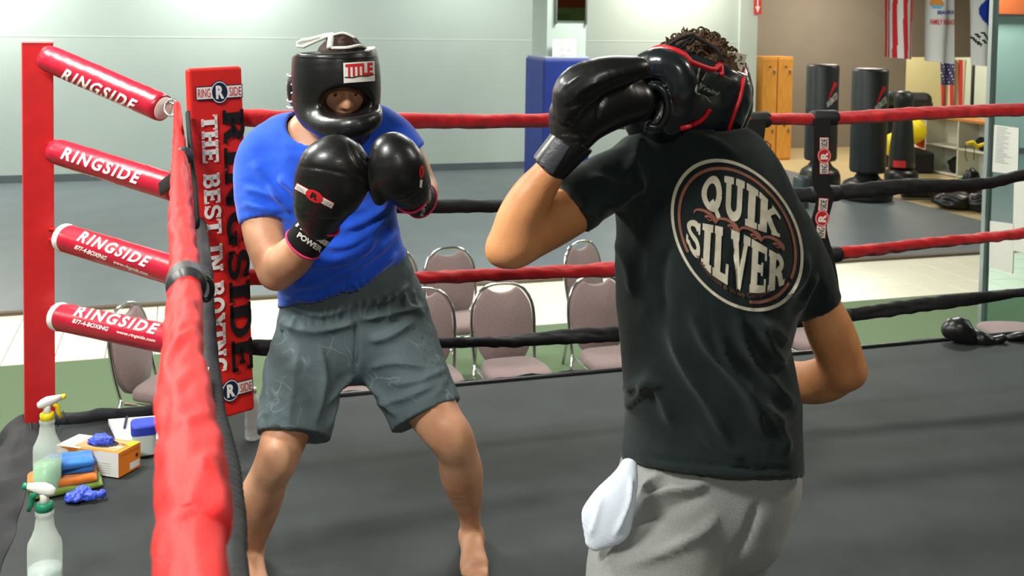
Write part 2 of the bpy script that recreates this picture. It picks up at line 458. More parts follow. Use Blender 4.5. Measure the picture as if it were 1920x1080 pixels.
def folds(Vt, Q, L, face=-.05):
    """L [(pixel polyline, half width px, height m)]: folds of cloth, on the side turned to the pictured direction"""
    N = vnormals(Vt, Q); x, y = proj(Vt); vis = np.clip(-(N @ VD) * 3 + .4, 0, 1); D = np.zeros(len(Vt))
    for pts, wd, h in L:
        d, t = polydist(x, y, pts); D += h * np.exp(-(d / wd) ** 1.45) * np.clip(np.sin(np.pi * np.clip(t, .02, .98)) * 1.6, 0, 1)
    return Vt + N * (D * vis)[:, None]
def crease(Vt, Q, amp, scale, seed=0, stretch=(1, 1, 1), rot=None):
    """sharp little cloth creases"""
    N = vnormals(Vt, Q); S = np.array(stretch) * scale; P = Vt if rot is None else Vt @ np.array(rot).T
    def f(p):
        q = Vector(p * S) + Vector((seed, seed * .7, 0)); m = max(0, noise.noise(Vector(p * 5) + Vector((0, seed, 9))) + .35)
        return m * ((1 - abs(noise.noise(q)) * 3.2) + .5 * (1 - abs(noise.noise(q * 2.3)) * 3.2))
    d = np.array([f(p) for p in P]); return Vt + N * (d * amp)[:, None]
def ruffle(Vt, Q, amp, scale, seed=0, stretch=(1, 1, 1)):
    N = vnormals(Vt, Q); S = np.array(stretch) * scale
    d = np.array([noise.noise(Vector(p * S) + Vector((seed, 0, 0))) + .5 * noise.noise(Vector(p * S * 2.1)) for p in Vt])
    return Vt + N * (d * amp)[:, None]
# ================================================================== MATERIALS
M = {}
M['wall'] = mat('paint_teal_grey', (186, 200, 194), .85, .2, bump=.05, bscale=150, var=.04, vscale=1.2)
M['wall_brown'] = mat('paint_brown_grey', (134, 126, 114), .9, .2, var=.06, vscale=2)
M['cream'] = mat('paint_cream', (196, 190, 148), .85, .2, var=.05, vscale=1)
M['ceil'] = mat('ceiling_white', (176, 178, 172), .9, .2)
M['carpet'] = mat('carpet_green', (112, 130, 102), .95, .1, bump=.5, bscale=260, rgb2=(92, 110, 84), vscale=160)
M['mats'] = mat('mat_slate', (96, 106, 110), .42, .45, bump=.12, bscale=200, var=.12, vscale=3)
M['tan'] = mat('floor_tan', (178, 160, 118), .5, .4, var=.08, vscale=4)
M['tile'] = mat('tile_cream', (236, 234, 214), .25, .5, var=.03, vscale=3)
M['grout'] = mat('grout', (170, 168, 150), .9, .1)
M['canvas'] = mat('ring_canvas', (46, 51, 52), .66, .3, bump=.25, bscale=700, rgb2=(38, 42, 43), vscale=5)
M['skirt'] = mat('skirt_cloth', (38, 40, 43), .65, .3, bump=.3, bscale=300, var=.3, vscale=8)
M['black'] = mat('black_cloth', (30, 30, 33), .75, .3, bump=.4, bscale=200, var=.3, vscale=30)
M['redpost'] = mat('post_red_enamel', (200, 30, 34), .35, .5, bump=.05, bscale=50, var=.12, vscale=14)
M['redrope'] = mat('rope_red_velvet', (200, 22, 30), .75, .25, bump=.5, bscale=90, rgb2=(165, 12, 20), vscale=18, sheen=.3)
M['redrope_l'] = mat('rope_red_nylon', (216, 34, 34), .6, .3, bump=.35, bscale=260, rgb2=(196, 24, 26), vscale=9)
M['blackrope'] = mat('rope_black', (33, 34, 37), .7, .3, bump=.5, bscale=90, var=.4, vscale=22)
M['pad'] = mat('turnbuckle_vinyl', (176, 26, 50), .32, .5, bump=.25, bscale=26, var=.1, vscale=10, bdist=.006)
M['cpad'] = mat('corner_pad_vinyl', (222, 34, 28), .5, .45, bump=.05, bscale=60, var=.06, vscale=8)
M['white'] = mat('print_white', (238, 236, 230), .6, .3)
M['offwhite'] = mat('plastic_white', (228, 228, 222), .45, .4)
M['inkblack'] = mat('print_black', (24, 22, 24), .6, .3)
M['navy'] = mat('print_navy', (22, 34, 62), .6, .3)
M['inkred'] = mat('print_red', (206, 40, 44), .6, .3)
M['chrome'] = mat('chrome', (215, 215, 215), .16, .5, 1)
M['steel'] = mat('steel_dull', (150, 152, 155), .4, .5, 1)
M['plum'] = mat('chair_fabric', (142, 122, 121), .9, .2, bump=.4, bscale=240, rgb2=(126, 107, 106), vscale=140, sheen=.2)
M['mirror'] = mat('mirror_glass', (168, 192, 188), .015, .5, 1)
M['bluepad'] = mat('pad_blue_vinyl', (34, 56, 140), .5, .4, bump=.3, bscale=9, var=.15, vscale=5)
M['oak'] = mat('locker_oak', (222, 160, 72), .5, .4, bump=.1, bscale=20, rgb2=(206, 142, 58), vscale=7, stretch=(6, 6, .6))
M['bag'] = mat('bag_vinyl', (40, 46, 47), .42, .45, bump=.15, bscale=20, var=.25, vscale=6)
M['white_lam'] = mat('shelf_white', (214, 218, 206), .5, .4)
M['woodtop'] = mat('shelf_wood_top', (196, 134, 70), .5, .4, var=.15, vscale=6, stretch=(1, 6, 1))
M['yellow'] = mat('yellow_ball', (226, 206, 20), .45, .4)
M['redball'] = mat('red_ball', (196, 36, 26), .45, .4)
M['blackpl'] = mat('plastic_black', (24, 25, 27), .35, .5)
M['orange'] = mat('orange_paint', (216, 98, 52), .7, .3)
M['flagred'] = mat('flag_red', (214, 52, 62), .8, .2)
M['flagwhite'] = mat('flag_white', (232, 232, 234), .8, .2, bump=.1, bscale=20)
M['flagblue'] = mat('flag_blue', (30, 60, 168), .8, .2)
M['olive'] = mat('window_film_green', (186, 200, 128), .6, .3)
M['seam'] = mat('wall_seam', (212, 222, 216), .7, .3)

# ================================================================== SHELL
def slab(name, a0, a1, b0, b1, z0, z1, m, kind='structure', parent=None):
    mb = MB(); v = [room(a, b, z) for z in (z0, z1) for a, b in ((a0, b0), (a1, b0), (a1, b1), (a0, b1))]
    mb.add(v, [(0, 3, 2, 1), (4, 5, 6, 7), (0, 1, 5, 4), (1, 2, 6, 5), (2, 3, 7, 6), (3, 0, 4, 7)])
    o = mb.obj(name, m, parent)
    if kind and parent is None: o['kind'] = kind
    return o
A0, A1, B0, B1 = -12.5, 19, -5, 23.5
BW = 17.8                                     # the long back wall
slab('floor', A0, A1, B0, B1, FZ - .3, FZ - .02, M['grout'])
slab('green_carpet', A0, A1, B0, 8.70, FZ - .02, FZ, M['carpet'])
slab('mat_floor', A0, 10.45, 10.19, BW, FZ - .02, FZ + .02, M['mats'])
slab('tan_floor', 10.45, A1, 10.19, B1, FZ - .02, FZ + .004, M['tan'])
slab('wall_back', A0, 10.15, BW, BW + .2, FZ, CEIL, M['wall'])
slab('wall_left', A0 - .2, A0, B0, B1, FZ, CEIL, M['wall'])
slab('wall_front', A0, A1, B0 - .2, B0, FZ, CEIL, M['wall_brown'])
slab('wall_right', A1, A1 + .2, B0, B1, FZ, CEIL, M['wall'])
slab('wall_far_right', 10.2, 15.2, 19.6, 19.8, FZ, CEIL, M['wall_brown'])
slab('wall_header', 15.2, A1, 19.6, 19.8, 1.04, CEIL, M['wall_brown'])
slab('wall_cream', 10.2, A1, 22.6, 22.8, FZ, CEIL, M['cream'])
slab('pillar', 10.05, 10.42, BW - .05, 19.7, FZ, CEIL, M['wall'])
slab('ceiling', A0, A1, B0, B1, CEIL, CEIL + .2, M['ceil'])
slab('trim_1', -3.0, 10.0, BW - .003, BW, 1.37, 1.385, M['seam'])
slab('trim_2', A0, -3.0, BW - .15, BW, 2.0, CEIL, M['orange'])
slab('trim_3', A0, 10.45, 10.13, 10.20, FZ - .02, FZ + .028, mat('mat_edge_wood', (92, 78, 60), .7))
slab('trim_4', A0, 10.0, BW - .03, BW, FZ, FZ + .14, M['mats'])
# what the column mirror reflects: front window with an orange head
wf = slab('window_1', 10.6, 12.9, B0, B0 + .04, 1.15, 2.1, M['olive'])
slab('window_frame', 11.0, 12.3, B0 + .04, B0 + .06, 1.25, 1.9, mat('film_dark', (150, 178, 96), .6), parent=wf)
slab('trim_5', 10.4, 13.1, B0, B0 + .12, 2.1, 2.8, M['orange'])

# tiles of the walkway
tb = thing('tile_walkway', None, None, room(-4, 8.7, FZ - .02)); tb['kind'] = 'structure'
tw = .335; first = None
na = int((10.0 + 3.6) / tw)
for j in range(4):
    for i in range(na):
        ww = .37
        a = -4.6 + i * ww; b = 8.715 + j * ww
        if first is None:
            q = MB().box((0, 0, .01), (ww - .006, ww - .006, .02), bev=.002); first = q.obj('tile', M['tile'], tb, local=True); o = first
        else:
            o = first.copy(); C.objects.link(o); o.parent = tb
        p = room(a + ww / 2, b + ww / 2, FZ - .02) - WL[tb.name]; o.location = p; o.rotation_euler = (0, 0, TH)
        o.location.z += ((i * 7 + j * 3) % 5) * .0002
slab('tile_walkway_far', A0, -4.61, 8.70, 10.19, FZ - .02, FZ - .001, M['tile'])
slab('tile_walkway_end', 10.4, A1, 8.70, 10.19, FZ - .02, FZ - .001, M['tile'])

# ceiling fixtures
emi = mat('lamp_diffuser', (255, 255, 245), .5, emit=2.2); lf = None
for a, b in LIGHTS:
    if lf is None:
        lf = thing('ceiling_light', 'white recessed ceiling panel light above the gym', 'ceiling light', room(a, b, CEIL), TH, 'ceiling panel lights')
        MB().box((0, 0, -.03), (1.3, .7, .05)).obj('frame', M['ceil'], lf, local=True)
        MB().box((0, 0, -.058), (1.2, .6, .008)).obj('diffuser', emi, lf, local=True); o = lf
    else: o = copy_tree(lf)
    o.location = room(a, b, CEIL)

# ================================================================== RING
KA, KB = .033, 4.362
AP = .62
ring = thing('boxing_ring', 'raised boxing ring platform with black canvas and black skirt', 'boxing ring', room(KA + 2.5, KB - 2.5, FZ))
ra0, ra1, rb0, rb1 = KA - AP, KA + 5.0 + AP, KB - 5.0 - AP, KB + AP
# canvas: gently uneven sheet
n = 90; Vc = []; Fc = []
for j in range(n + 1):
    for i in range(n + 1):
        a = ra0 + (ra1 - ra0) * i / n; b = rb0 + (rb1 - rb0) * j / n
        edge = min(a - ra0, ra1 - a, b - rb0, rb1 - b)
        z = .007 * noise.noise(Vector((a * .9, b * 2.2, 0))) * min(1, edge * 3) - (.012 if edge < 1e-6 else 0)
        Vc.append(room(a, b, z - .004))
for j in range(n):
    for i in range(n): k = j * (n + 1) + i; Fc.append((k, k + 1, k + n + 2, k + n + 1))
mk('canvas', Vc, Fc, M['canvas'], ring, smooth=True)
mb = MB(); v = [room(a, b, z) for z in (FZ + .02, -.02) for a, b in ((ra0 + .02, rb0 + .02), (ra1 - .02, rb0 + .02), (ra1 - .02, rb1 - .02), (ra0 + .02, rb1 - .02))]
mb.add(v, [(0, 3, 2, 1), (4, 5, 6, 7), (0, 1, 5, 4), (1, 2, 6, 5), (2, 3, 7, 6), (3, 0, 4, 7)]).obj('platform', M['skirt'], ring)
# back edge rolled trim
mb = MB(); mb.tube([room(ra0 + .01 + (ra1 - ra0) * i / 40, rb1, -.012) for i in range(41)], .017, 10)
mb.obj('edge_trim', M['blackpl'], ring, smooth=True)
mb = MB(); mb.tube([room(ra1, rb0 + (rb1 - rb0) * i / 20, -.012) for i in range(21)], .017, 10); mb.obj('edge_trim', M['blackpl'], ring, smooth=True)
# skirt with folds: hangs outside the left and back edges
def skirt(p0, p1, outn, bulge, name='skirt'):
    Vs = []; Fs = []; n = 150; prof = [(-.35, -.004), (.15, .012), (.4, .018), (.75, -.01), (1, -.08), (1.12, -.2), (1.2, -.4), (1.15, -.65), (1.2, -.87)]
    pr = crom([(x, z) for x, z in prof], 4); mm = len(pr)
    for i in range(n + 1):
        t = i / n; p = p0.lerp(p1, t); s = (p1 - p0).length * t
        for j, (x, z) in enumerate(pr):
            f = .5 + .5 * min(1, j / 8); q = j / (mm - 1)
            wv = noise.noise(Vector((s * 5, q * 2.0, 1))) * .7 + .5 * math.sin(s * 21 + 3 * noise.noise(Vector((s * 2, q * 3, 5)))) * q
            e = bulge * x * (1 + .35 * wv) + .02 * wv * q
            Vs.append(p + outn * e + Vector((0, 0, z * 1.0 + (.02 * noise.noise(Vector((s * 9, q * 6, 2))) * (1 if j else 0) * (1 - q)))))
    for i in range(n):
        for j in range(mm - 1): k = i * mm + j; Fs.append((k, k + 1, k + mm + 1, k + mm))
    return mk(name, Vs, Fs, M['skirt'], ring, smooth=True)
skirt(room(ra0, rb1 + .03, 0), room(ra0, rb0, 0), -U, .15)
skirt(room(ra0, rb1, -.02), room(ra1, rb1, -.02), V, .03)
skirt(room(ra1, rb1, -.02), room(ra1, rb0, -.02), U, .03)
# bunched cloth at the far corner behind the papers
mb = MB()
pts = [room(ra0 + .02 + .06 * i, rb1 - .045 + .015 * math.sin(i * 1.7), .012) for i in range(13)]
mb.tube(crom(pts, 4), .03, 12, rf=lambda s, t: 1 + .35 * noise.noise(Vector((s * 14, t, 0))), flat=.6)
mb.obj('skirt_fold', M['skirt'], ring, smooth=True)

# corner post
pc = Vector((-2.05, 4.60, 0))
post = thing('corner_post', 'tall square red steel ring post at the far left corner', 'ring post', (pc.x, pc.y, FZ))
bm = MB(); bm.box((0, 0, (1.655 - FZ) / 2), (.122, .122, 1.655 - FZ), bev=.004); o = bm.obj('post', M['redpost'], post, local=True); o.rotation_euler.z = R_(26)
o = MB().box((0, 0, 1.658 - FZ), (.126, .126, .012), bev=.003).obj('cap', mat('cap_pale', (224, 190, 186), .4), post, local=True); o.rotation_euler.z = R_(26)
# lacing at the base of the post
mb = MB()
for k in range(4):
    p = onz(58 + k * 14, 792, .03); q = onz(70 + k * 12, 838, -.03); mb.tube([p, (p + q) / 2 + Vector((0, -.02, 0)), q], .004, 6)
mb.tube([onz(108, 800, .02), onz(118, 770, .07), onz(128, 795, .02)], .003, 6)
mb.obj('lacing', M['blackpl'], post, smooth=True)

# ---- ropes
def wrinkle(seed, amp=.1, fl=.1, tw=5):
    def f(s, t):
        return 1 + fl * math.cos(2 * (t - s * tw * .3 * (1 + .6 * noise.noise(Vector((s * .7, seed, 0)))))) + amp * noise.noise(Vector((s * 16, 1.6 * math.cos(t - s * tw), seed + 1.6 * math.sin(t - s * tw))))
    return f
PB = room(KA, KB)                       # point of the back rope plane
def rope(name, label, pix, r, m, seed, amp, fl, tw, grp=None, pl=None, n=26, seg=20):
    P = [onpl(x, y, PB, V) for x, y in pix] if pl is None else pix
    P = [Vector(q) for q in crom(P, n)]
    if hasattr(r, '__len__'): r = [float(q[0]) for q in crom([(x, 0) for x in r], n)]
    V_, F_ = tube(P, r, seg, rf=wrinkle(seed, amp, fl, tw))
    o = mk(name, V_, F_, m, origin=P[len(P) // 2], smooth=True); return tag(o, label, 'rope', grp)
GR = 'ropes of the ring'
def ext(pix):                            # continue past the picture's right edge along the rope
    (x0, y0), (x1, y1) = pix[-2:]; k = 1.8; return pix + [(x1 + 330, y1 + (y1 - y0) / (x1 - x0) * 330)]
rb = []
rb.append(rope('ring_rope', 'topmost red cloth-covered back rope, highest of the four behind the fighters', ext([(352, 222), (400, 222), (460, 220), (600, 226), (760, 226), (900, 228), (1030, 226), (1200, 230), (1420, 224), (1560, 222), (1720, 213), (1920, 205)]), .031, M['redrope'], 3, .13, .16, 2.2, GR))
rb.append(rope('ring_rope', 'second back rope down, black cover, behind the blue-shirted fighter’s elbow', ext([(352, 372), (480, 380), (740, 386), (940, 386), (1200, 378), (1400, 366), (1500, 366), (1580, 360), (1700, 350), (1800, 348), (1860, 342), (1920, 328)]), .031, M['blackrope'], 8, .2, .2, 3, GR))
rb.append(rope('ring_rope', 'third back rope down, bright red wrinkled cover in front of the chairs', ext([(352, 512), (480, 520), (780, 521), (960, 513), (1150, 505), (1400, 490), (1560, 476), (1640, 468), (1720, 458), (1780, 452), (1850, 446), (1920, 437)]), .030, M['redrope'], 12, .26, .15, 4, GR))
rb.append(rope('ring_rope', 'lowest back rope, black twisted cover across the chair backs', ext([(352, 652), (480, 652), (640, 650), (830, 643), (960, 640), (1020, 634), (1080, 630), (1150, 626), (1400, 612), (1600, 590), (1700, 576), (1920, 548)]), .027, M['blackrope'], 17, .24, .26, 4, GR))
# left side ropes, running towards the camera
def lp(px, py, z): return onz(px, py, z)
P1 = [at(332, 196, 4.20), at(334, 232, 4.05)] + [lp(x, y, 1.30) for x, y in ((337, 290), (340, 400), (346, 500), (344, 600), (343, 700), (350, 800), (358, 900), (364, 1000), (358, 1100))]
P1 += [room(.03, .2, 1.30), room(.03, -.6, 1.31)]
o = rope('ring_rope', 'nearest red rope cover running from the corner towards the camera at left', P1, [.014, .019, .026, .027, .026, .028, .031, .034, .036, .034, .031, .030, .030], M['redrope_l'], 21, .16, .10, 2.5, GR, pl=1, n=22, seg=40)
ROPE_L1 = o
_v = np.array([tuple(v.co + WL[o.name]) for v in o.data.vertices]); _q = np.array([list(p.vertices) for p in o.data.polygons if len(p.vertices) == 4])
_v = folds(_v, _q, [([(306, 720), (322, 660), (352, 628), (392, 606)], 7, .009), ([(320, 640), (345, 610), (385, 600)], 6, .006), ([(330, 800), (380, 780), (398, 760)], 9, .006), ([(400, 860), (415, 900), (420, 960)], 8, .006), ([(318, 330), (340, 322), (360, 330)], 4, .004), ([(330, 240), (345, 262), (350, 280)], 4, .005), ([(372, 880), (400, 850), (425, 870)], 8, .007)])
for _i, _p in enumerate(_v): o.data.vertices[_i].co = Vector(_p) - WL[o.name]
P2 = [at(352, 330, 4.15), lp(371, 400, 1.0), lp(383, 500, 1.0), lp(386, 600, 1.0), lp(392, 700, 1.0), lp(402, 780, 1.0), lp(420, 870, 1.0), lp(430, 960, 1.0), lp(436, 1060, 1.0), room(.06, .2, 1.0), room(.05, -.6, 1.0)]
def corr(s, t): return 1 + .05 * math.sin(s * 260) + .14 * noise.noise(Vector((s * 7, math.cos(t), math.sin(t))))
Pd = [Vector(q) for q in crom(P2, 40)]; V_, F_ = tube(Pd, .024, 18, rf=corr)
o = mk('ring_rope', V_, F_, M['blackrope'], origin=Pd[200], smooth=True); tag(o, 'black corrugated rope cover running beside the nearest red rope at left', 'rope', GR); ROPE_L2 = o
P3 = [at(352, 500, 4.15), lp(382, 620, .70), lp(395, 760, .70), lp(414, 900, .70), lp(434, 1000, .70), lp(436, 1080, .70), room(.07, .3, .7), room(.05, -.6, .7)]
rope('ring_rope', 'red side rope glimpsed low beyond the black rope by the bare leg', P3, .023, M['redrope_l'], 25, .3, .1, 3, GR, pl=1)
P4 = [at(360, 640, 4.15), room(KA, KB - .5, .40), room(KA, 2, .40), room(KA, 0, .40), room(KA, -.6, .4)]
rope('ring_rope', 'lowest side rope, black, hidden under the red one at left', P4, .027, M['blackrope'], 27, .2, .2, 3, GR, pl=1)

# velcro straps and tags on the near ropes
def band(name, label, parent, c, ax, r, wd, m, thick=.004, n=28, rf=None):
    c = Vector(c); ax = Vector(ax).normalized(); P = [c + ax * (wd * (q - .5)) for q in (0, .12, .5, .88, 1)]
    V_, F_ = tube(P, [r * .97, r, r * 1.03, r, r * .97], n, rf=rf); o = mk(name, V_, F_, m, parent, smooth=True)
    if label: o['label'] = label
    return o
nyl = mat('nylon_web', (44, 46, 50), .45, .5, bump=.5, bscale=4, kind='weave', stretch=(1, 60, 1), bdist=.003)
band('strap', None, ROPE_L1, lp(345, 292, 1.30), room(0, 1, -.12), .031, .06, nyl)
band('strap', None, ROPE_L1, lp(349, 530, 1.30), room(0, 1, -.1), .036, .11, nyl)
mb = MB(); c = lp(324, 556, 1.25); mb.box(c, (.018, .03, .075), TH, .005); mb.obj('strap_buckle', M['blackpl'], ROPE_L1)
mb = MB(); c = lp(386, 542, 1.25); mb.tube([c + U * .012 * math.cos(t) + Zv * .022 * math.sin(t) for t in np.linspace(0, 6.28, 17)[:-1]], .006, 8, closed=True); mb.obj('strap_ring', M['blackpl'], ROPE_L1, smooth=True)
# hanging black strap ends at the corner
mb = MB()
mb.tube([at(352, 212, 4.0), at(358, 290, 3.9), at(366, 352, 3.8), at(370, 420, 3.6)], .022, 10, flat=.4)
mb.tube([at(300, 355, 4.12), at(318, 340, 4.05), at(345, 318, 3.95)], .028, 10, flat=.15)
mb.obj('strap_tail', M['black'], ROPE_L2, smooth=True)
# white care tags
bv = bvh_of(ROPE_L2)
for qd in ((lp(366, 372, 1.02), lp(357, 376, 1.02), lp(356, 440, 1.02), lp(362, 440, 1.02)), (lp(392, 688, 1.05), lp(380, 690, 1.05), lp(375, 763, 1.05), lp(386, 764, 1.05))):
    mb = MB(); mb.quad(*qd); o = mb.obj('care_tag', M['white'], ROPE_L2); md = o.modifiers.new('s', 'SOLIDIFY'); md.thickness = .002
if 0:
  a, b, c, d = (lp(366, 372, 1.02), lp(357, 376, 1.02), lp(356, 440, 1.02), lp(362, 440, 1.02)); mb.quad(a, b, c, d)
if 0:
  a, b, c, d = (lp(391, 690, 1.03), lp(379, 692, 1.03), lp(373, 763, 1.03), lp(385, 764, 1.03)); mb.quad(a, b, c, d)

# ---- turnbuckle pads
def seg_text(s, p0, p1, hgt, bold, shear, up):
    """lettering written from pixel p0 to p1, hgt tall (baseline p0-p1)"""
    return (text2d(s, bold, shear), p0, (p1[0] - p0[0], p1[1] - p0[1]), (up[0] * hgt, up[1] * hgt))
TPADS = [((88, 108), (306, 203), 4.50, 4.24, 26, ((112, 148), (246, 208), 21), None, 'topmost quilted'),
         ((103, 283), (338, 356), 4.50, 4.20, 25, ((113, 301), (255, 349), 22), ((114, 315), (250, 355)), 'second smooth'),
         ((121, 446), (345, 513), 4.50, 4.20, 27, ((143, 455), (274, 506), 20), ((139, 462), (275, 513)), 'third white-rimmed'),
         ((111, 594), (345, 642), 4.50, 4.20, 27, ((137, 596), (292, 632), 20), ((135, 601), (290, 638)), 'lowest white-rimmed')]
for k, (l, r, Yl, Yr, rp, tx, sm, nm) in enumerate(TPADS):
    a = at(l[0], l[1], Yl); b = at(r[0], r[1], Yr); rad = rp * 4.35 / F
    P = [a.lerp(b, q / 26) for q in range(27)]
    if k == 0: rf = lambda s, t: 1 + .045 * math.sin(s * 150 + 4 * t) * max(0, math.sin(t + .4)) + .03 * noise.noise(Vector((s * 20, t, 0)))
    else: rf = lambda s, t, k=k: 1 + .025 * noise.noise(Vector((s * 12, 2 * t, k))) + (.08 * max(0, noise.noise(Vector((s * 22, k, 3)))) if math.sin(t - 3.9) > .8 else 0)
    V_, F_ = tube(P, [rad * .93] + [rad] * 25 + [rad * .95], 36, rf=rf)
    o = mk('turnbuckle_pad', V_, F_, M['pad'], origin=(a + b) / 2, smooth=False); 
    for p in o.data.polygons: p.use_smooth = len(p.vertices) == 4
    tag(o, f'{nm} crimson turnbuckle pad with white lettering between post and ropes', 'turnbuckle pad', 'turnbuckle pads')
    ax = (b - a).normalized()
    e = b if k < 2 else a; dr = ax if k < 2 else -ax
    band('foam_end', 'white foam end', o, e - dr * .004, ax, rad * (.84 if k < 2 else 1.02), (.014 if k < 2 else .03), M['offwhite'])
    bv = bvh_of(o); L = []
    ux, uy = tx[1][0] - tx[0][0], tx[1][1] - tx[0][1]; ln = math.hypot(ux, uy)
    for (s, p0, uv, h, bo) in [('RINGSIDE', (tx[0][0], tx[0][1] - (4 if sm else 0)), (ux, uy), tx[2], .035)] + ([('877-4-BOXING', (sm[0][0], sm[0][1] + 4), ((sm[1][0] - sm[0][0]) * .43, (sm[1][1] - sm[0][1]) * .43), 7.5, .02), ('www.ringside.com', (sm[0][0] + (sm[1][0] - sm[0][0]) * .53, sm[0][1] + (sm[1][1] - sm[0][1]) * .53 + 5), ((sm[1][0] - sm[0][0]) * .47, (sm[1][1] - sm[0][1]) * .47), 7, .01)] if sm else []):
        up = (uy / ln * h + 5 * (h / 20), -ux / ln * h)
        if h > 10:
            # spaced capitals, one after the other
            n_ = len(s); 
            for q, ch in enumerate(s):
                wv = .088 if ch != 'I' else .035; x0 = q * .1265 + (0 if ch != 'I' else .03)
                pass
            L.append((p0, uv, up, text2d(s, .03, .22 if k > 1 else 0, 1.28)))
        else: L.append((p0, uv, up, text2d(s, bo)))
    Vt = []; Ft = []
    for p0, uv, up, vf in L:
        vs, fs = slice2d(vf, .12); base = len(Vt); ok = []
        for p in vs:
            h = bv.ray_cast(CAM, ray(p0[0] + uv[0] * p[0] + up[0] * p[1], p0[1] + uv[1] * p[0] + up[1] * p[1]).normalized())
            ok.append(h[0] is not None); Vt.append(tuple(h[0] + h[1] * .002) if h[0] is not None else (0, 0, 0))
        for q in fs:
            if all(ok[i] for i in q):
                nn = (Vector(Vt[base + q[1]]) - Vector(Vt[base + q[0]])).cross(Vector(Vt[base + q[2]]) - Vector(Vt[base + q[0]]))
                q = [base + i for i in q]; Ft.append(q if nn.dot(CAM - Vector(Vt[q[0]])) > 0 else q[::-1])
    used = sorted({i for q in Ft for i in q}); rm = {i: j for j, i in enumerate(used)}
    if Ft: mk('lettering', [Vt[i] for i in used], [[rm[i] for i in q] for q in Ft], M['white'], o)
    # hooks at the post end
    if k >= 0:
        mb = MB(); pp = Vector((pc.x + .06, pc.y - .03, a.z)); mid = (pp + a) / 2
        mb.tube([pp + Vector((0, 0, .02)), mid + Vector((0, -.01, .03)), a], .007, 8); mb.tube([pp + Vector((0, 0, -.02)), mid + Vector((0, -.01, -.03)), a], .007, 8)
        mb.obj('eye_hook', M['redpost'], o, smooth=True)
        mb = MB(); e = at(334, (200, 352, 508, 640)[k], 4.18); mb.tube([b - ax * .02, b.lerp(e, .5) + Vector((0, 0, .02)), e], .006, 8)
        cc = b.lerp(e, .55); ring_pts = [cc + Vector((.028 * math.cos(t), .01 * math.sin(t), .032 * math.sin(t))) for t in np.linspace(0, 2 * math.pi, 17)[:-1]]
        mb.tube(ring_pts, .0045, 8, closed=True); mb.obj('turnbuckle', M['chrome'], o, smooth=True)

# ---- corner pad
wd = Vector((math.cos(R_(41)), math.sin(R_(41)), 0))                 # across the pad
tl = at(352, 127, 4.02); bl = at(379, 796, 4.02)
tr = onpl(453, 122, tl, Vector((wd.y, -wd.x, 0))); br = onpl(481, 769, tl, Vector((wd.y, -wd.x, 0)))
dn = (bl - tl); PWid = (tr - tl).length; PH = dn.length
wdir = (tr - tl).normalized(); up_ = (-(dn)).normalized(); nrm = wdir.cross(up_).normalized()
if nrm.dot(CAM - tl) < 0: nrm = -nrm
cp = thing('corner_pad', 'tall red padded corner cover printed in black and white', 'corner pad', (tl + tr) / 2 + dn / 2)
bm = bmesh.new(); bmesh.ops.create_cube(bm, size=1)
T_ = .04
for v in bm.verts: v.co = Vector((v.co.x * PWid, v.co.y * T_, v.co.z * PH))
bmesh.ops.bevel(bm, geom=bm.edges[:], offset=.012, segments=3, affect='EDGES', profile=.5)
bmesh.ops.subdivide_edges(bm, edges=[e for e in bm.edges if e.calc_length() > .2], cuts=12, use_grid_fill=True)
MM = Matrix(((wdir.x, -nrm.x, up_.x), (wdir.y, -nrm.y, up_.y), (wdir.z, -nrm.z, up_.z)))
cen = (tl + tr + bl + br) / 4 - nrm * (T_ / 2)
bm.verts.index_update()
mk('padding', [MM @ v.co + cen for v in bm.verts], [[v.index for v in f.verts] for f in bm.faces], M['cpad'], cp, smooth=False); bm.free()
def badge2d():
    """RING (R) SIDE badge in the box -1..1 x -.5..0.5 -> layers"""
    L = [(rect2d(-1.02, -.235, 1.02, .235), M['navy']), (disc2d(0, 0, .40, .40), M['navy']), (rect2d(-.98, -.20, .98, .20), M['white']), (disc2d(0, 0, .365, .365), M['white']), (disc2d(0, 0, .335, .335), M['navy'])]
    L.append((place2(text2d('R', .05), -.17, -.23, .36, .46), M['white']))
    L.append((place2(text2d('RING', .0), -.94, -.15, .53, .30), M['inkred'])); L.append((place2(text2d('SIDE', .0), .41, -.15, .53, .30), M['inkred']))
    return L
def flat_layers(name, L, o, u, v_, n, parent, off=.001):
    V_ = []; F_ = []; mi = []; ms = []
    for k, (vf, m) in enumerate(L):
        a, b = flatmap(vf, o, u, v_, n, off + .0005 * k); q = len(V_)
        if m not in ms: ms.append(m)
        V_ += a; F_ += [[q + i for i in f] for f in b]; mi += [ms.index(m)] * len(b)
    return mk(name, V_, F_, ms, parent, mi=mi)
O = tl
def pp_(x, y): return O + wdir * (x * PWid) - up_ * (y * PH)     # 0..1 across, 0..1 down
flat_layers('badge', badge2d(), pp_(.56, .073), wdir * (PWid * .43), up_ * (PH * .082), nrm, cp)
flat_layers('badge', badge2d(), pp_(.55, .925), wdir * (PWid * .43), up_ * (PH * .082), nrm, cp)
# words run downwards, the tops of the letters to the right
flat_layers('lettering', [(word2d('THE BEST IN BOXING', .27, .17, .05), M['white'])], pp_(.20, .135), -up_ * (PH * .735), wdir * (PWid * .30), nrm, cp)
flat_layers('lettering', [(word2d('RINGSIDE', .27, .17, .05), M['inkblack'])], pp_(.60, .125), -up_ * (PH * .755), wdir * (PWid * .40), nrm, cp)

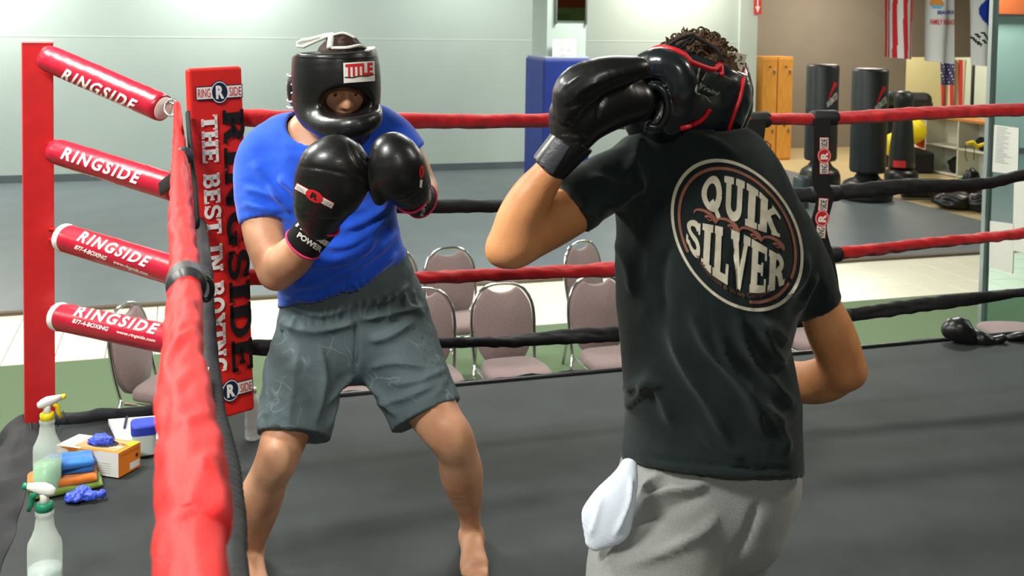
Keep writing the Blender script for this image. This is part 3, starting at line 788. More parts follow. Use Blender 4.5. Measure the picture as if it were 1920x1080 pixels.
# ---- rope spacers with badges
def spacer(label, top, path, sleeves, badges, hw=.045):
    P = [onpl(x, y, PB - V * .035, V) for x, y in path]; P = [Vector(q) for q in crom(P, 6)]
    root = thing('rope_spacer', label, 'rope spacer', P[-1], 0, 'rope spacers')
    V_ = []; F_ = []
    for i, p in enumerate(P):
        s = hw * (1 - .0 * math.sin(i * .7)) 
        V_ += [p - U * s - V * .004, p + U * s - V * .004, p + U * s + V * .004, p - U * s + V * .004]
    for i in range(len(P) - 1):
        for j in range(4): F_.append((4 * i + j, 4 * i + (j + 1) % 4, 4 * i + 4 + (j + 1) % 4, 4 * i + 4 + j))
    F_ += [(3, 2, 1, 0), tuple(4 * (len(P) - 1) + j for j in range(4))]
    web = mk('webbing', V_, F_, nyl2, root, smooth=False)
    for (x0, y0, x1, y1, rpx) in sleeves:
        a = onpl(x0, y0, PB, V); b = onpl(x1, y1, PB, V); V_, F_ = tube([a, a.lerp(b, .1), a.lerp(b, .9), b], [.036, .039, .039, .036], 24)
        mk('sleeve', V_, F_, nyl2, root, smooth=True)
    for (c, u, v_) in badges:
        pc_ = onpl(c[0], c[1], PB - V * .0405, V); pu = onpl(c[0] + u[0], c[1] + u[1], PB - V * .0405, V) - pc_; pv = onpl(c[0] + v_[0], c[1] + v_[1], PB - V * .0405, V) - pc_
        L = [(rect2d(-1.02, -.30, 1.02, .30), M['inkred']), (rect2d(-.99, -.26, .99, .26), M['white']), (disc2d(0, 0, .44, .44), M['inkred']), (disc2d(0, 0, .39, .39), M['white']), (disc2d(0, 0, .36, .36), M['inkred']),
             (place2(text2d('R', .05), -.2, -.24, .4, .48), M['white']), (place2(text2d('RING'), -.94, -.19, .46, .38), M['inkblack']), (place2(text2d('SIDE'), .48, -.19, .46, .38), M['inkblack'])]
        flat_layers('badge', L, pc_, pu, pv, -V, root)
    return root
nyl2 = mat('nylon_strap', (26, 27, 30), .6, .4, bump=.2, bscale=200)
spacer('black rope spacer strap with two round badges, right of the grappling pair', 0,
       [(1541, 222), (1540, 290), (1538, 340), (1548, 365), (1540, 400), (1534, 430), (1546, 478), (1556, 530), (1562, 600)],
       [(1521, 222, 1567, 221, 16), (1518, 366, 1572, 362, 16), (1526, 479, 1574, 476, 16), (1545, 597, 1592, 592, 16)],
       [((1545, 292), (0, -34), (-30, 0)), ((1541, 409), (3, -37), (-31, -2))])
spacer('black rope spacer strap half hidden behind the headgear of the dark-shirted fighter', 0,
       [(1420, 224), (1414, 270), (1400, 330), (1410, 366), (1404, 430), (1412, 489), (1408, 550), (1414, 611)],
       [(1399, 226, 1440, 224, 16), (1388, 369, 1432, 366, 16), (1390, 491, 1434, 489, 16), (1392, 613, 1436, 610, 16)],
       [((1408, 290), (4, -33), (-29, -3))])
# ================================================================== CHAIRS
def make_chair():
    root = thing('stacking_chair', '', 'chair', (0, 0, 0), 0, 'chairs around the ring')
    # local: seat in front (-y), back at +y
    out = [(-.17, .50), (-.196, .60), (-.2, .70), (-.185, .79), (-.14, .865), (-.10, .893), (-.06, .872), (0, .862), (.06, .872), (.10, .893), (.14, .865), (.185, .79), (.2, .70), (.196, .60), (.17, .50), (.11, .425), (0, .398), (-.11, .425)]
    out = crom(out + [out[0]], 3)[:-1]; n = len(out)
    V_ = []; F_ = []
    for k, (s, d) in enumerate(((.955, -.026), (1, -.016), (1, .012), (.955, .02))):
        for x, z in out:
            zz = .65 + (z - .65) * s; V_.append((x * s, .235 + d + (zz - .45) * .16, zz))
    for k in range(3):
        for i in range(n): F_.append((k * n + i, k * n + (i + 1) % n, (k + 1) * n + (i + 1) % n, (k + 1) * n + i))
    c0 = len(V_); V_.append((0, .235 - .03 + .2 * .16, .65)); c1 = len(V_); V_.append((0, .235 + .02 + .2 * .16, .65))
    for i in range(n): F_.append((c0, (i + 1) % n, i)); F_.append((c1, 3 * n + i, 3 * n + (i + 1) % n))
    mk('backrest', V_, F_, M['plum'], root, smooth=True, local=True)
    pts = [(-.205, .21, .40), (-.213, .25, .55), (-.217, .275, .70), (-.20, .29, .80), (-.15, .305, .88), (-.08, .312, .915), (0, .315, .922), (.08, .312, .915), (.15, .305, .88), (.20, .29, .80), (.217, .275, .70), (.213, .25, .55), (.205, .21, .40)]
    MB().tube(crom(pts, 4), .011, 10).obj('back_frame', M['chrome'], root, smooth=True, local=True)
    so = []
    for i in range(32):
        t = 2 * math.pi * i / 32; c, s = math.cos(t), math.sin(t); so.append((.215 * abs(c) ** .45 * (1 if c > 0 else -1), .21 * abs(s) ** .45 * (1 if s > 0 else -1) - .02))
    V_ = []; F_ = []; n = 32; lv = ((.90, .405), (.98, .41), (1, .43), (.98, .452), (.92, .467), (.7, .475), (.3, .478))
    for s, z in lv:
        for x, y in so: V_.append((x * s * (1 - .08 * (y > 0)), y * s, z))
    for k in range(len(lv) - 1):
        for i in range(n): F_.append((k * n + i, k * n + (i + 1) % n, (k + 1) * n + (i + 1) % n, (k + 1) * n + i))
    F_ += [list(range(n))[::-1], [(len(lv) - 1) * n + i for i in range(n)]]
    mk('seat', V_, F_, M['plum'], root, smooth=True, local=True)
    MB().tube([(-.2, .19, .395), (-.2, -.2, .395), (-.17, -.235, .395), (.17, -.235, .395), (.2, -.2, .395), (.2, .19, .395)], .011, 8).obj('seat_frame', M['chrome'], root, smooth=True, local=True)
    for sx in (-1, 1):
        MB().tube([(.2 * sx, -.2, .40), (.215 * sx, -.235, .2), (.225 * sx, -.26, .002)], .011, 8).obj('leg', M['chrome'], root, smooth=True, local=True)
        MB().tube([(.205 * sx, .21, .42), (.215 * sx, .235, .2), (.225 * sx, .27, .002)], .011, 8).obj('leg', M['chrome'], root, smooth=True, local=True)
        MB().tube([(.21 * sx, -.21, .30), (.212 * sx, .2, .34)], .007, 8).obj('stretcher', M['chrome'], root, smooth=True, local=True)
    return root
ch0 = make_chair(); used = False
def chair(px, Y, dr, label):
    global used
    p = at(px, 400, Y); o = ch0 if not used else copy_tree(ch0); used = True
    o.location = (p.x, p.y, FZ); o.rotation_euler = (0, 0, TH + R_(dr)); o['label'] = label; WL[o.name] = Vector(o.location)
    return o
chair(970, 6.72, 0, 'plum chair in the front row, seen whole between the fighters')
chair(1156, 6.98, 2, 'plum chair in the front row cut by the back of the dark shirt')
chair(806, 6.55, -4, 'plum chair in the front row half behind the grey shorts')
chair(876, 7.8, 12, 'plum chair in the second row, left one with its back above the red rope')
chair(1146, 8.15, 28, 'plum chair in the second row, right one behind the bare elbow')
chair(752, 7.7, 5, 'plum chair whose frame just shows beside the waist of the blue-shirted fighter')
chair(322, 6.3, 62, 'plum chair at far left behind the near red rope')
chair(1530, 7.5, 4, 'plum chair seat glimpsed inside the bend of the right arm')
chair(672, 6.3, -2, 'plum chair seen low between the legs of the grey shorts')
c_ = chair(1885, 7.95, -80, 'plum chair by the wall mirror above the pair of gloves')
c_.location = (*room(5.88, 6.25)[:2], FZ); c_.rotation_euler.z = TH - R_(100)
c_ = chair(1900, 8.9, -80, 'plum chair beyond the ring, further from the camera beside the mirror')
c_.location = (*room(3.2, 9.0)[:2], FZ); C.objects.unlink(c_); 
for q in list(c_.children): bpy.data.objects.remove(q)
bpy.data.objects.remove(c_)

# ================================================================== MIRRORS
mp = thing('wall_mirror', 'tall frameless mirror panel with a silver edge at far right', 'mirror', room(6.2, 5.9, FZ))
v = lambda a, b, z: room(a, b, z)
def abox(name, a0, a1, b0, b1, z0, z1, m, parent=None, label=None, origin=None, bev=0):
    mb = MB(); mb.box((0, 0, 0), (a1 - a0, b1 - b0, z1 - z0), bev=bev)
    c = room((a0 + a1) / 2, (b0 + b1) / 2, (z0 + z1) / 2)
    vs = [tuple(Matrix.Rotation(TH, 4, 'Z') @ Vector(p) + c) for p in mb.v]
    o = mk(name, vs, mb.f, m, parent, origin=c if origin is None else origin)
    if label: o['label'] = label
    return o
abox('glass', 6.2, 6.21, 4.4, 6.93, FZ + .02, CEIL - .02, M['mirror'], mp)
abox('backing', 6.21, 6.25, 4.4, 6.93, FZ, CEIL - .02, M['wall'], mp)
abox('edge_strip', 6.17, 6.25, 6.93, 6.97, FZ, CEIL - .02, mat('alu', (176, 190, 190), .35, .5, .8), mp)
# notices taped to the mirror
def notice(label, quad, pl, nn, m, lines, grp=None, off=.004):
    P = [onpl(x, y, pl, nn) for x, y in quad]; n_ = (P[1] - P[0]).cross(P[3] - P[0]).normalized()
    if n_.dot(CAM - P[0]) < 0: n_ = -n_
    P = [p + n_ * off for p in P]; c = sum(P, Vector()) / 4
    mb = MB(); mb.add(P + [p - n_ * .002 for p in P], [(0, 1, 2, 3), (7, 6, 5, 4), (0, 4, 5, 1), (1, 5, 6, 2), (2, 6, 7, 3), (3, 7, 4, 0)])
    o = mb.obj('notice', m, origin=c); tag(o, label, 'notice', grp)
    if lines: 
        u = P[1] - P[0]; v_ = P[0] - P[3]; flat_layers('print', lines, P[3], u, v_, n_, o, .0015)
    return o
grey = mat('ink_grey', (176, 178, 182), .8)
txt = [(rect2d(.12, .95 - .045 * k, .12 + .3 + .45 * random.random(), .958 - .045 * k + .008), grey) for k in range(17)]
PM = room(6.2, 6.9)
notice('white printed notice on the mirror at far right, upper sheet', [(1865, 234), (1911, 240), (1909, 327), (1861, 322)], PM, -U, M['offwhite'], txt)
notice('white sheet low on the mirror beside its silver edge', [(1857, 414), (1903, 420), (1899, 513), (1855, 501)], PM, -U, M['offwhite'], None)
notice('white sheet cut by the right edge of the picture', [(1902, 336), (1950, 346), (1948, 478), (1899, 470)], PM, -U, M['offwhite'], None)

# padded column with mirror
ca, cb = 4.86, 13.9
col = thing('pillar_padded', 'square column with blue pad around its foot and a mirror above', 'column', room(ca + .35, cb + .35, FZ))
abox('column_core', ca + .04, ca + .62, cb + .06, cb + .7, FZ, CEIL, M['wall'], col)
abox('mirror_panel', ca + .17, ca + .6, cb + .03, cb + .06, 1.75, CEIL, M['mirror'], col)
abox('mirror_edge', ca + .15, ca + .175, cb + .02, cb + .06, 1.7, CEIL, M['steel'], col)
abox('mirror_edge', ca + .595, ca + .62, cb + .02, cb + .06, 1.7, CEIL, M['steel'], col)
abox('column_pad', ca - .04, ca + .66, cb - .06, cb + .76, FZ, 1.22, M['bluepad'], col, bev=.04)
abox('pad_top', ca - .02, ca + .64, cb - .04, cb + .74, 1.21, 1.25, mat('pad_top_pale', (150, 160, 176), .6, bump=.4, bscale=10), col, bev=.015)
o = notice('white paper sign reading stay off of the mats above the blue column pad', [(1036, 74), (1081, 74), (1080, 115), (1035, 115)], room(ca, cb - .01), -V, M['white'],
       [(place2(text2d('STAY OFF'), .2, .72, .62, .13), grey), (place2(text2d('OF THE'), .26, .46, .48, .13), grey), (place2(text2d('MATS'), .32, .2, .38, .14), grey)])

# arrow sign on the pillar
o = notice('small red sign with a white arrow at the top of the pillar', [(1413, -12), (1428, -12), (1428, 27), (1413, 27)], room(10.2, BW - .06), -V, mat('sign_red', (208, 62, 66), .5),
       [(stroke2d([(.5, .95), (.5, .3)], .16), M['white']), ((np.array([(.2, .38), (.8, .38), (.5, .08)]), [[0, 1, 2]]), M['white'])])

# ================================================================== FAR RIGHT ROOM
# lockers
lk = None
def locker(a, b, label):
    global lk
    if lk is None:
        lk = thing('locker', '', 'locker', room(a, b, FZ), TH, 'wooden lockers')
        MB().box((0, .2, 1.0), (.33, .4, 2.0), bev=.004).obj('carcass', M['oak'], lk, local=True)
        for z0, z1 in ((.04, .82), (.84, 1.96)):
            d = MB().box((0, -.012, (z0 + z1) / 2), (.315, .02, z1 - z0), bev=.003).obj('door', M['oak'], lk, local=True)
            MB().box((.09, -.03, z1 - .25), (.03, .02, .08), bev=.004).obj('handle', M['steel'], d, local=True)
            MB().box((.0, -.026, z1 - .15), (.05, .006, .02)).obj('number_plate', M['blackpl'], d, local=True)
        o = lk
    else: o = copy_tree(lk)
    o.location = room(a, b, FZ); o.rotation_euler.z = TH; o['label'] = label
p = at(1438, 300, 20.4); ap, bp = p.dot(U), p.dot(V)
locker(ap, bp, 'oak locker column nearest the teal pillar'); locker(ap + .345, bp, 'oak locker column on the right, beside the grey wall')
# dark clutter between lockers and bags
def lathe_thing(name, label, cat, base, prof, m, grp=None, n=28, part=None):
    p = base; o = thing(name, label, cat, p, TH, grp); MB().lathe(prof, n=n).obj(part or 'body', m, o, smooth=True, local=True); return o
# fire extinguisher
p = at(1433, 306, 19.6); ex = thing('fire_extinguisher', 'small red fire extinguisher at the foot of the lockers', 'fire extinguisher', (p.x, p.y, FZ))
MB().lathe([(.07, 0), (.075, .03), (.075, .33), (.06, .38), (.025, .41), (.025, .44)], n=20).obj('cylinder_body', mat('ext_red', (214, 40, 32), .35), ex, smooth=True, local=True)
MB().lathe([(.0765, .12), (.0765, .24)], n=20).obj('label_band', M['white'], ex, smooth=True, local=True)
mb = MB(); mb.box((0, 0, .46), (.09, .03, .03), bev=.005); mb.tube([(.04, 0, .45), (.11, 0, .4), (.1, 0, .2)], .012, 8); mb.obj('valve', M['blackpl'], ex, smooth=True, local=True)
# heavy bags on round bases
def heavy_bag(px, Y, label, top, wpx, bw, logo=True):
    p = at(px, 300, Y); s = F / Y; r = wpx / 2 / s; o = thing('freestanding_bag', label, 'punching bag', (p.x, p.y, FZ), 0, 'freestanding punching bags')
    zt = at(px, top, Y).z - FZ; zb = .42
    MB().lathe([(bw * .7, .004), (bw * .96, .02), (bw, .08), (bw * .98, .20), (bw * .9, .27), (bw * .75, .31), (.2, .34), (.15, .42), (.13, .5)], n=36).obj('water_base', M['blackpl'], o, smooth=True, local=True)
    b = MB().lathe([(r * .6, zb), (r * .94, zb + .02), (r, zb + .06), (r, zt * .62), (r * 1.02, zt * .63), (r, zt * .64), (r, zt - .05), (r * .96, zt - .015), (r * .8, zt)], n=36).obj('bag_body', M['bag'], o, smooth=True, local=True)
    if logo:
        bv = BVHTree.FromPolygons([v.co + WL[o.name] for v in b.data.vertices], [list(q.vertices) for q in b.data.polygons])
        drape([(place2(text2d('WAVEMASTER', .01), 0, 0, 1, .5), M['offwhite'])], (px + wpx * .22, top + 84), (wpx * .32, -20), (-4, -24), bv, b, 'bag_print', step=3, off=.006)
        drape([(merge2d([stroke2d([(0, 0), (.5, .8), (1, 1.4)], (.1, .6))]), M['inkred'])], (px + wpx * .26, top + 66), (wpx * .22, -6), (0, -18), bv, b, 'bag_print', step=3, off=.006)
    return o
heavy_bag(1538, 17.3, 'black freestanding punching bag behind the rope spacer, left of the two', 120, 60, .33)
heavy_bag(1627, 16.0, 'black freestanding punching bag with tape around its middle, right of the two', 128, 66, .38)
# narrow tapering kicking dummy with a red emblem
p = at(1690, 318, 17.5); o = thing('kick_trainer', 'slim dark training bag with red emblem low on its front', 'punching bag', (p.x, p.y, FZ)); s = 17.5 / F
MB().lathe([(.27, 0), (.27, .22), (.22, .27), (.17, .3)], n=28).obj('stand_base', M['blackpl'], o, smooth=True, local=True)
b = MB().lathe([(.15, .3), (.215, .32), (.21, .45), (.17, .9), (.145, 1.15), (.135, 1.22), (.15, 1.3), (.16, 1.42), (.15, 1.52), (.09, 1.57)], n=28).obj('bag_body', M['bag'], o, smooth=True, local=True)
bv = BVHTree.FromPolygons([v.co + WL[o.name] for v in b.data.vertices], [list(q.vertices) for q in b.data.polygons])
drape([(rect2d(0, 0, 1, 1), mat('emblem_red', (222, 50, 56), .6))], (1675, 318), (23, 1), (0, -17), bv, b, 'emblem', step=3, off=.006)
# stability balls
def ball(px, py, Y, rpx, m, label):
    p = at(px, py, Y); r = rpx * Y / F; bm = bmesh.new(); bmesh.ops.create_uvsphere(bm, u_segments=32, v_segments=20, radius=r); bm.verts.index_update()
    o = mk('exercise_ball', [v.co for v in bm.verts], [[v.index for v in f.verts] for f in bm.faces], m, origin=p, smooth=True, local=True); bm.free()
    tag(o, label, 'ball', 'exercise balls'); return o
ball(1679, 272, 18.6, 24, M['yellow'], 'yellow exercise ball lower left beside the slim training bag')
ball(1712, 246, 19.0, 24, M['yellow'], 'yellow exercise ball right of the slim training bag')
ball(1733, 259, 20.0, 20, M['redball'], 'red exercise ball against the white cubby shelf')
# rack carrying the balls
rk = thing('ball_rack', 'dark ball rack with rounded padded top behind the training bag', 'rack', at(1710, 330, 19.5) * 1); rp = Vector(rk.location); rk.location.z = FZ; WL[rk.name] = Vector(rk.location)
def pxbox(name, x0, y0, x1, y1, Y, dep, m, parent=None, bev=.02, origin=None):
    a = at(x0, y0, Y); b = at(x1, y1, Y); c = (a + b) / 2; mb = MB(); mb.box((0, 0, 0), (abs(b.x - a.x), dep, abs(b.z - a.z)), bev=bev)
    V_ = [Vector(q) + Vector((c.x, c.y + dep / 2, c.z)) for q in mb.v]
    return mk(name, V_, mb.f, m, parent, origin=origin or c)
pxbox('padded_top', 1664, 172, 1703, 200, 19.4, .3, M['bag'], rk, .08); pxbox('padded_top', 1700, 174, 1751, 206, 19.4, .3, M['bag'], rk, .12)
pxbox('upright', 1735, 190, 1750, 225, 19.5, .25, M['bag'], rk, .05)
pxbox('lower_cover', 1712, 285, 1752, 327, 18.9, .8, M['black'], rk, .05); pxbox('rack_back', 1666, 195, 1700, 326, 19.7, .1, M['black'], rk, .02)
# small grey canister, kick pad roll
p = at(1502, 340, 15.2); o = thing('grey_canister', 'short dark grey cylinder left of the first bag base', 'canister', (p.x, p.y, FZ)); MB().lathe([(.11, 0), (.115, .02), (.115, .42), (.105, .46), (.09, .475), (.02, .48)], n=24).obj('body', mat('can_grey', (62, 74, 78), .4), o, smooth=True, local=True)
p0 = at(1690, 347, 16.2); p1 = at(1765, 345, 16.2); p0.z = p1.z = FZ + .17
mb = MB(); mb.tube([p0, p0.lerp(p1, .03), p0.lerp(p1, .97), p1], [.11, .15, .15, .11], 20); o = mb.obj('foam_roller', M['blackpl'], origin=(p0 + p1) / 2 - Vector((0, 0, .15)), smooth=True); tag(o, 'glossy black roll lying between the bag bases and the cubby', 'roller')
# cubby shelf along the a = 13 line
cu = thing('cubby_shelf', 'white cubby shelf with a wooden top against the right side', 'shelf', room(13.2, 15.3, FZ), 0)
c0, c1, cd, ch = 13.55, 16.15, .42, 1.0
ca0 = 12.98
abox('wood_top', ca0 - .02, ca0 + cd, c0 - .02, c1 + .02, FZ + ch, FZ + ch + .04, M['woodtop'], cu)
for b in (c0, c0 + .87, c0 + 1.73, c1 - .03): abox('upright_panel', ca0, ca0 + cd, b, b + .03, FZ, FZ + ch, M['white_lam'], cu)
for z in (.02, .5): abox('shelf_board', ca0, ca0 + cd, c0 + .03, c1 - .03, FZ + z, FZ + z + .03, M['white_lam'], cu)
abox('back_panel', ca0 + cd - .01, ca0 + cd, c0, c1, FZ, FZ + ch, M['white_lam'], cu)
# things on and in the cubby
def blob(name, label, cat, px, py, Y, rx, ry, rz, m, seed=0, grp=None, ns=.25):
    c = at(px, py, Y); bm = bmesh.new(); bmesh.ops.create_icosphere(bm, subdivisions=4, radius=1)
    for v in bm.verts:
        q = v.co.copy(); v.co = Vector((q.x * rx, q.y * ry, q.z * rz)) * (1 + ns * noise.noise(q * 1.8 + Vector((seed, 0, 0))))
    bm.verts.index_update(); o = mk(name, [v.co for v in bm.verts], [[v.index for v in f.verts] for f in bm.faces], m, origin=c, smooth=True, local=True); bm.free()
    if cat: tag(o, label, cat, grp)
    return o
def on_cubby(b, z): return room(ca0 + .2, b, FZ + z)
def cubby_blob(name, label, cat, b, z, r, m, seed):
    o = blob(name, label, cat, 1800, 250, 17, *r, m, seed); o.location = on_cubby(b, z + r[2] * .9); o.rotation_euler.z = TH; return o
cubby_blob('folded_headgear', 'dark coiled strap gear in the lower left cubby', 'sports gear', c1 - .62, .05, (.14, .16, .15), M['black'], 3)
cubby_blob('gym_bag', 'black bag in the upper right cubby', 'bag', c0 + 1.3, .53, (.15, .2, .12), M['black'], 5)
cubby_blob('purple_pouch', 'small purple pouch high at the right end of the cubby', 'pouch', c0 + .62, .53, (.1, .14, .14), mat('purple', (96, 70, 112), .7), 7)
o = pxbox('storage_case', 1831, 176, 1864, 216, 17.2, .3, M['black'], None, .02); o.location = on_cubby(13.95, 1.04 + .19); tag(o, 'black case standing on the wooden cubby top at its right end', 'case')
o = cubby_blob('laptop_bag', 'low dark bag lying on the wooden cubby top', 'bag', 14.5, 1.04, (.16, .22, .07), M['black'], 9)
# cords with yellow handles hung at the cubby
jr = thing('jump_rope', 'yellow-handled jump rope hanging in front of the cubby', 'jump rope', on_cubby(14.6, .55) - U * .24)
bp_ = Vector(jr.location)
mb = MB()
for k, (x0, y0, x1, y1) in enumerate(((1812, 270, 1826, 266), (1824, 266, 1832, 276), (1828, 276, 1846, 270))): mb.tube([at(x0, y0, 16.9), at(x1, y1, 16.9)], .03, 10)
mb.obj('handle', M['yellow'], jr, smooth=True); mb = MB()
mb.tube([at(1811, 272, 16.9), at(1810, 292, 16.9), at(1813, 302, 16.9)], .006, 6); mb.tube([at(1827, 276, 16.9), at(1826, 300, 16.9)], .006, 6); mb.obj('cord', M['blackpl'], jr, smooth=True)
# pile of black gear on the floor
def gear(px, py, Y, rx, rz, m, seed, label, name='gear_bag', cat='sports gear'):
    o = blob(name, label, cat, px, py, Y, rx, rx * .8, rz, m, seed, 'sparring gear piled on the tan floor'); o.location.z = FZ + rz * .92; return o
gear(1790, 348, 15.4, .30, .14, M['blackpl'], 11, 'low black gear bag lying left in the pile')
gear(1822, 330, 15.6, .14, .30, M['blackpl'], 13, 'black head guard standing upright in the middle of the pile')
gear(1843, 352, 15.2, .24, .15, M['blackpl'], 15, 'dark kit bag at the right end of the pile')
gear(1846, 322, 15.9, .13, .20, mat('gear_blue', (30, 74, 190), .6), 17, 'bright blue pad tucked in the pile')
gear(1803, 322, 15.9, .10, .20, mat('gear_green', (24, 120, 50), .6), 19, 'black bag with a small green patch', 'green_pad')
gear(1766, 345, 15.9, .2, .17, M['blackpl'], 21, 'round black pad at the left end beside the cubby foot')

# flags
def flag(name, label, pts_top, pts_bot, Y, m, layers, grp, zt=None, nn=24, amp=.035):
    """cloth hanging from the ceiling; pts: (left,right) pixel columns at bottom; layers drawn in u across, v down"""
    pass
def hanging_flag(label, x0, x1, ytop, ybot, Y, cols, seed, skew=(0, 0), grp='flags hung from the ceiling', extra=None):
    """cols(u,v) -> material index; a fine grid of cloth"""
    nx, ny = 56, 90; V_ = []; F_ = []; mi = []
    for j in range(ny + 1):
        for i in range(nx + 1):
            u, v_ = i / nx, j / ny; x = x0 + (x1 - x0) * u + skew[0] * v_ * (1 - u) + skew[1] * v_ * u; y = ytop + (ybot - ytop) * v_ + 6 * u * v_
            p = at(x, y, Y + .315 * (u - .5) * .4); d = .05 * math.sin(u * 9 + seed + 1.2 * v_) + .02 * noise.noise(Vector((u * 4, v_ * 3, seed)))
            V_.append(p - V * d)
    for j in range(ny):
        for i in range(nx): k = j * (nx + 1) + i; F_.append((k, k + nx + 1, k + nx + 2, k + 1)); mi.append(cols((i + .5) / nx, (j + .5) / ny))
    c = sum((Vector(q) for q in V_), Vector()) / len(V_)
    o = mk('flag', V_, F_, [M['flagwhite'], M['flagred'], M['flagblue'], M['inkblack'], mat('flag_orange', (236, 150, 66), .8), mat('flag_sky', (120, 190, 224), .8)], origin=c, smooth=True, mi=mi)
    tag(o, label, 'flag', grp); return o
YF = 13.0
ZT = CEIL - .03
ytop = proj([at(1700, 0, YF).x, YF, ZT])[1]
def usa(u, v_): 
    uu = u + .07 * v_ * math.sin(u * 3) ; k = int(uu * 9.0); return 1 if k % 2 == 0 else 0
hanging_flag('red and white striped flag hanging left of the karate banner', 1654, 1714, ytop, 106, YF, usa, .5)
def kar(u, v_):
    t = (v_ * (114 - ytop) + ytop)
    d = math.hypot((u - .37) * 64, (t - 6)) 
    if d < 9 and t < 16: return 4 if (t < 8) else 5
    return 0
fk = hanging_flag('white banner with blue and red karate lettering, middle of the three', 1734, 1798, ytop, 114, YF, kar, 2.2, (0, -8))
bv = bvh_of(fk)
drape([(text2d('BEAUFORT', .03), M['flagblue'])], (1758, 27), (38, 0), (0, -7), bv, fk, 'lettering', step=3, off=.01)
drape([(text2d('FAMILY KARATE', .03), M['flagred'])], (1744, 46), (50, 1), (0, -10), bv, fk, 'lettering', step=3, off=.01)
def kor(u, v_):
    x = 1823 + u * 62; t = v_ * (118 - ytop) + ytop
    d = math.hypot(x - 1866, t - 18)
    if d < 32:
        if math.hypot(x - 1858, t - 33) < 16 or (x < 1864 and t > 6) or x < 1856: return 2
        return 1
    for cx, cy in ((1836, 68),):
        for k in (-1, 0, 1):
            a = R_(52); dx, dy = x - cx, t - cy; s = dx * math.cos(a) + dy * math.sin(a); q = -dx * math.sin(a) + dy * math.cos(a)
            if abs(q - k * 8) < 2.0 and abs(s) < 10 and not (k == 0 and abs(s) < 1.2): return 3
    return 0
hanging_flag('white flag with a red and blue circle beside the mirror edge', 1823, 1885, ytop, 122, YF, kor, 4.0, (2, 0))
# small flag on a pole against the cream wall
fl = thing('standing_flag', 'small american flag draped on the cream wall behind the cubby', 'flag', at(1790, 215, 20.5))
nx, ny = 33, 60; V_ = []; F_ = []; mi = []
for j in range(ny + 1):
    for i in range(nx + 1):
        u, v_ = i / nx, j / ny; V_.append(at(1763 + 50 * u - 4 * v_ * u, 112 + 118 * v_, 22.0) - V * (.05 * math.sin(u * 16 + v_)))
for j in range(ny):
    for i in range(nx):
        k = j * (nx + 1) + i; F_.append((k, k + nx + 1, k + nx + 2, k + 1)); u, v_ = (i + .5) / nx, (j + .5) / ny
        mi.append((2 if ((i + j) % 4 or j % 3) else 0) if (u < .5 and v_ < .4) else (1 if int(u * 11) % 2 == 0 else 0))
mk('cloth', V_, F_, [mat('flag_dim', (206, 190, 150), .8), mat('flag_dim_red', (176, 50, 46), .8), mat('flag_dim_blue', (44, 50, 96), .8)], fl, smooth=True, mi=mi)
mb = MB(); a = at(1826, 100, 21.8); b = Vector((a.x, a.y, FZ)); mb.tube([b, a + Vector((0, 0, .5))], .035, 10); mb.tube([b, b + Vector((0, 0, .06))], .2, 16); o = mb.obj('flag_pole', M['bag'], origin=b, smooth=True); tag(o, 'dark upright pole right of the small american flag', 'pole')

# ================================================================== THINGS ON THE APRON
def spray_bottle(px, py_top, hgt, Y, rz, trig, liq, level, label):
    """origin at the base"""
    p = at(px, 400, Y); o = thing('spray_bottle', label, 'spray bottle', (p.x, p.y, 0.0), rz, 'spray bottles')
    s = hgt / .30
    pr = [(.040, .002), (.044, .008), (.0445, .02), (.0445, .145), (.043, .16), (.034, .178), (.026, .20), (.023, .225), (.0215, .232), (.0245, .236), (.0245, .246), (.018, .25)]
    pr = [(r * s, z * s) for r, z in pr]; b = MB().lathe(pr, n=36).obj('bottle', milky, o, smooth=True, local=True)
    pl = [(r * .94, z) for r, z in pr if z < level * s]; pl = [(pl[0][0], pl[0][1] + .003)] + pl[1:] + [(pl[-1][0], level * s)]
    MB().lathe(pl, n=36).obj('liquid', liq, b, smooth=True, local=True)
    MB().lathe([(.019 * s, .248 * s), (.0225 * s, .25 * s), (.0225 * s, .268 * s), (.016 * s, .272 * s)], n=24).obj('collar', trig, o, smooth=True, local=True)
    # head: flattened sculpted body along +x (nozzle end)
    secs = [(-.030, .300, .008, .010), (-.018, .302, .013, .017), (0, .304, .014, .021), (.022, .308, .012, .016), (.045, .312, .0095, .010)]
    V_ = []; F_ = []; n = 16
    for x, z, ry, rz_ in secs:
        for i in range(n): t = 2 * math.pi * i / n; V_.append((x * s, ry * s * math.cos(t), (z + rz_ * math.sin(t) * (1 if math.sin(t) > 0 else .75)) * s))
    for j in range(len(secs) - 1):
        for i in range(n): F_.append((j * n + i, (j + 1) * n + i, (j + 1) * n + (i + 1) % n, j * n + (i + 1) % n))
    F_ += [list(range(n)), [(len(secs) - 1) * n + i for i in range(n)][::-1]]
    hd = mk('spray_head', V_, F_, M['offwhite'], o, smooth=True, local=True)
    MB().lathe([(.015 * s, .268 * s), (.011 * s, .283 * s), (.012 * s, .296 * s)], n=16).obj('neck', M['offwhite'], hd, smooth=True, local=True)
    MB().tube([(.044 * s, 0, .312 * s), (.058 * s, 0, .314 * s)], .009 * s, 12).obj('nozzle', trig, hd, smooth=True, local=True)
    MB().tube([(.02 * s, 0, .298 * s), (.034 * s, 0, .285 * s), (.036 * s, 0, .265 * s), (.044 * s, 0, .245 * s)], [.009 * s, .008 * s, .007 * s, .006 * s], 10).obj('trigger', trig, hd, smooth=True, local=True)
    return o
milky = bpy.data.materials.new('milky_plastic'); milky.use_nodes = True; nt = milky.node_tree; b = nt.nodes['Principled BSDF']
b.inputs['Base Color'].default_value = (.85, .9, .86, 1); b.inputs['Roughness'].default_value = .35
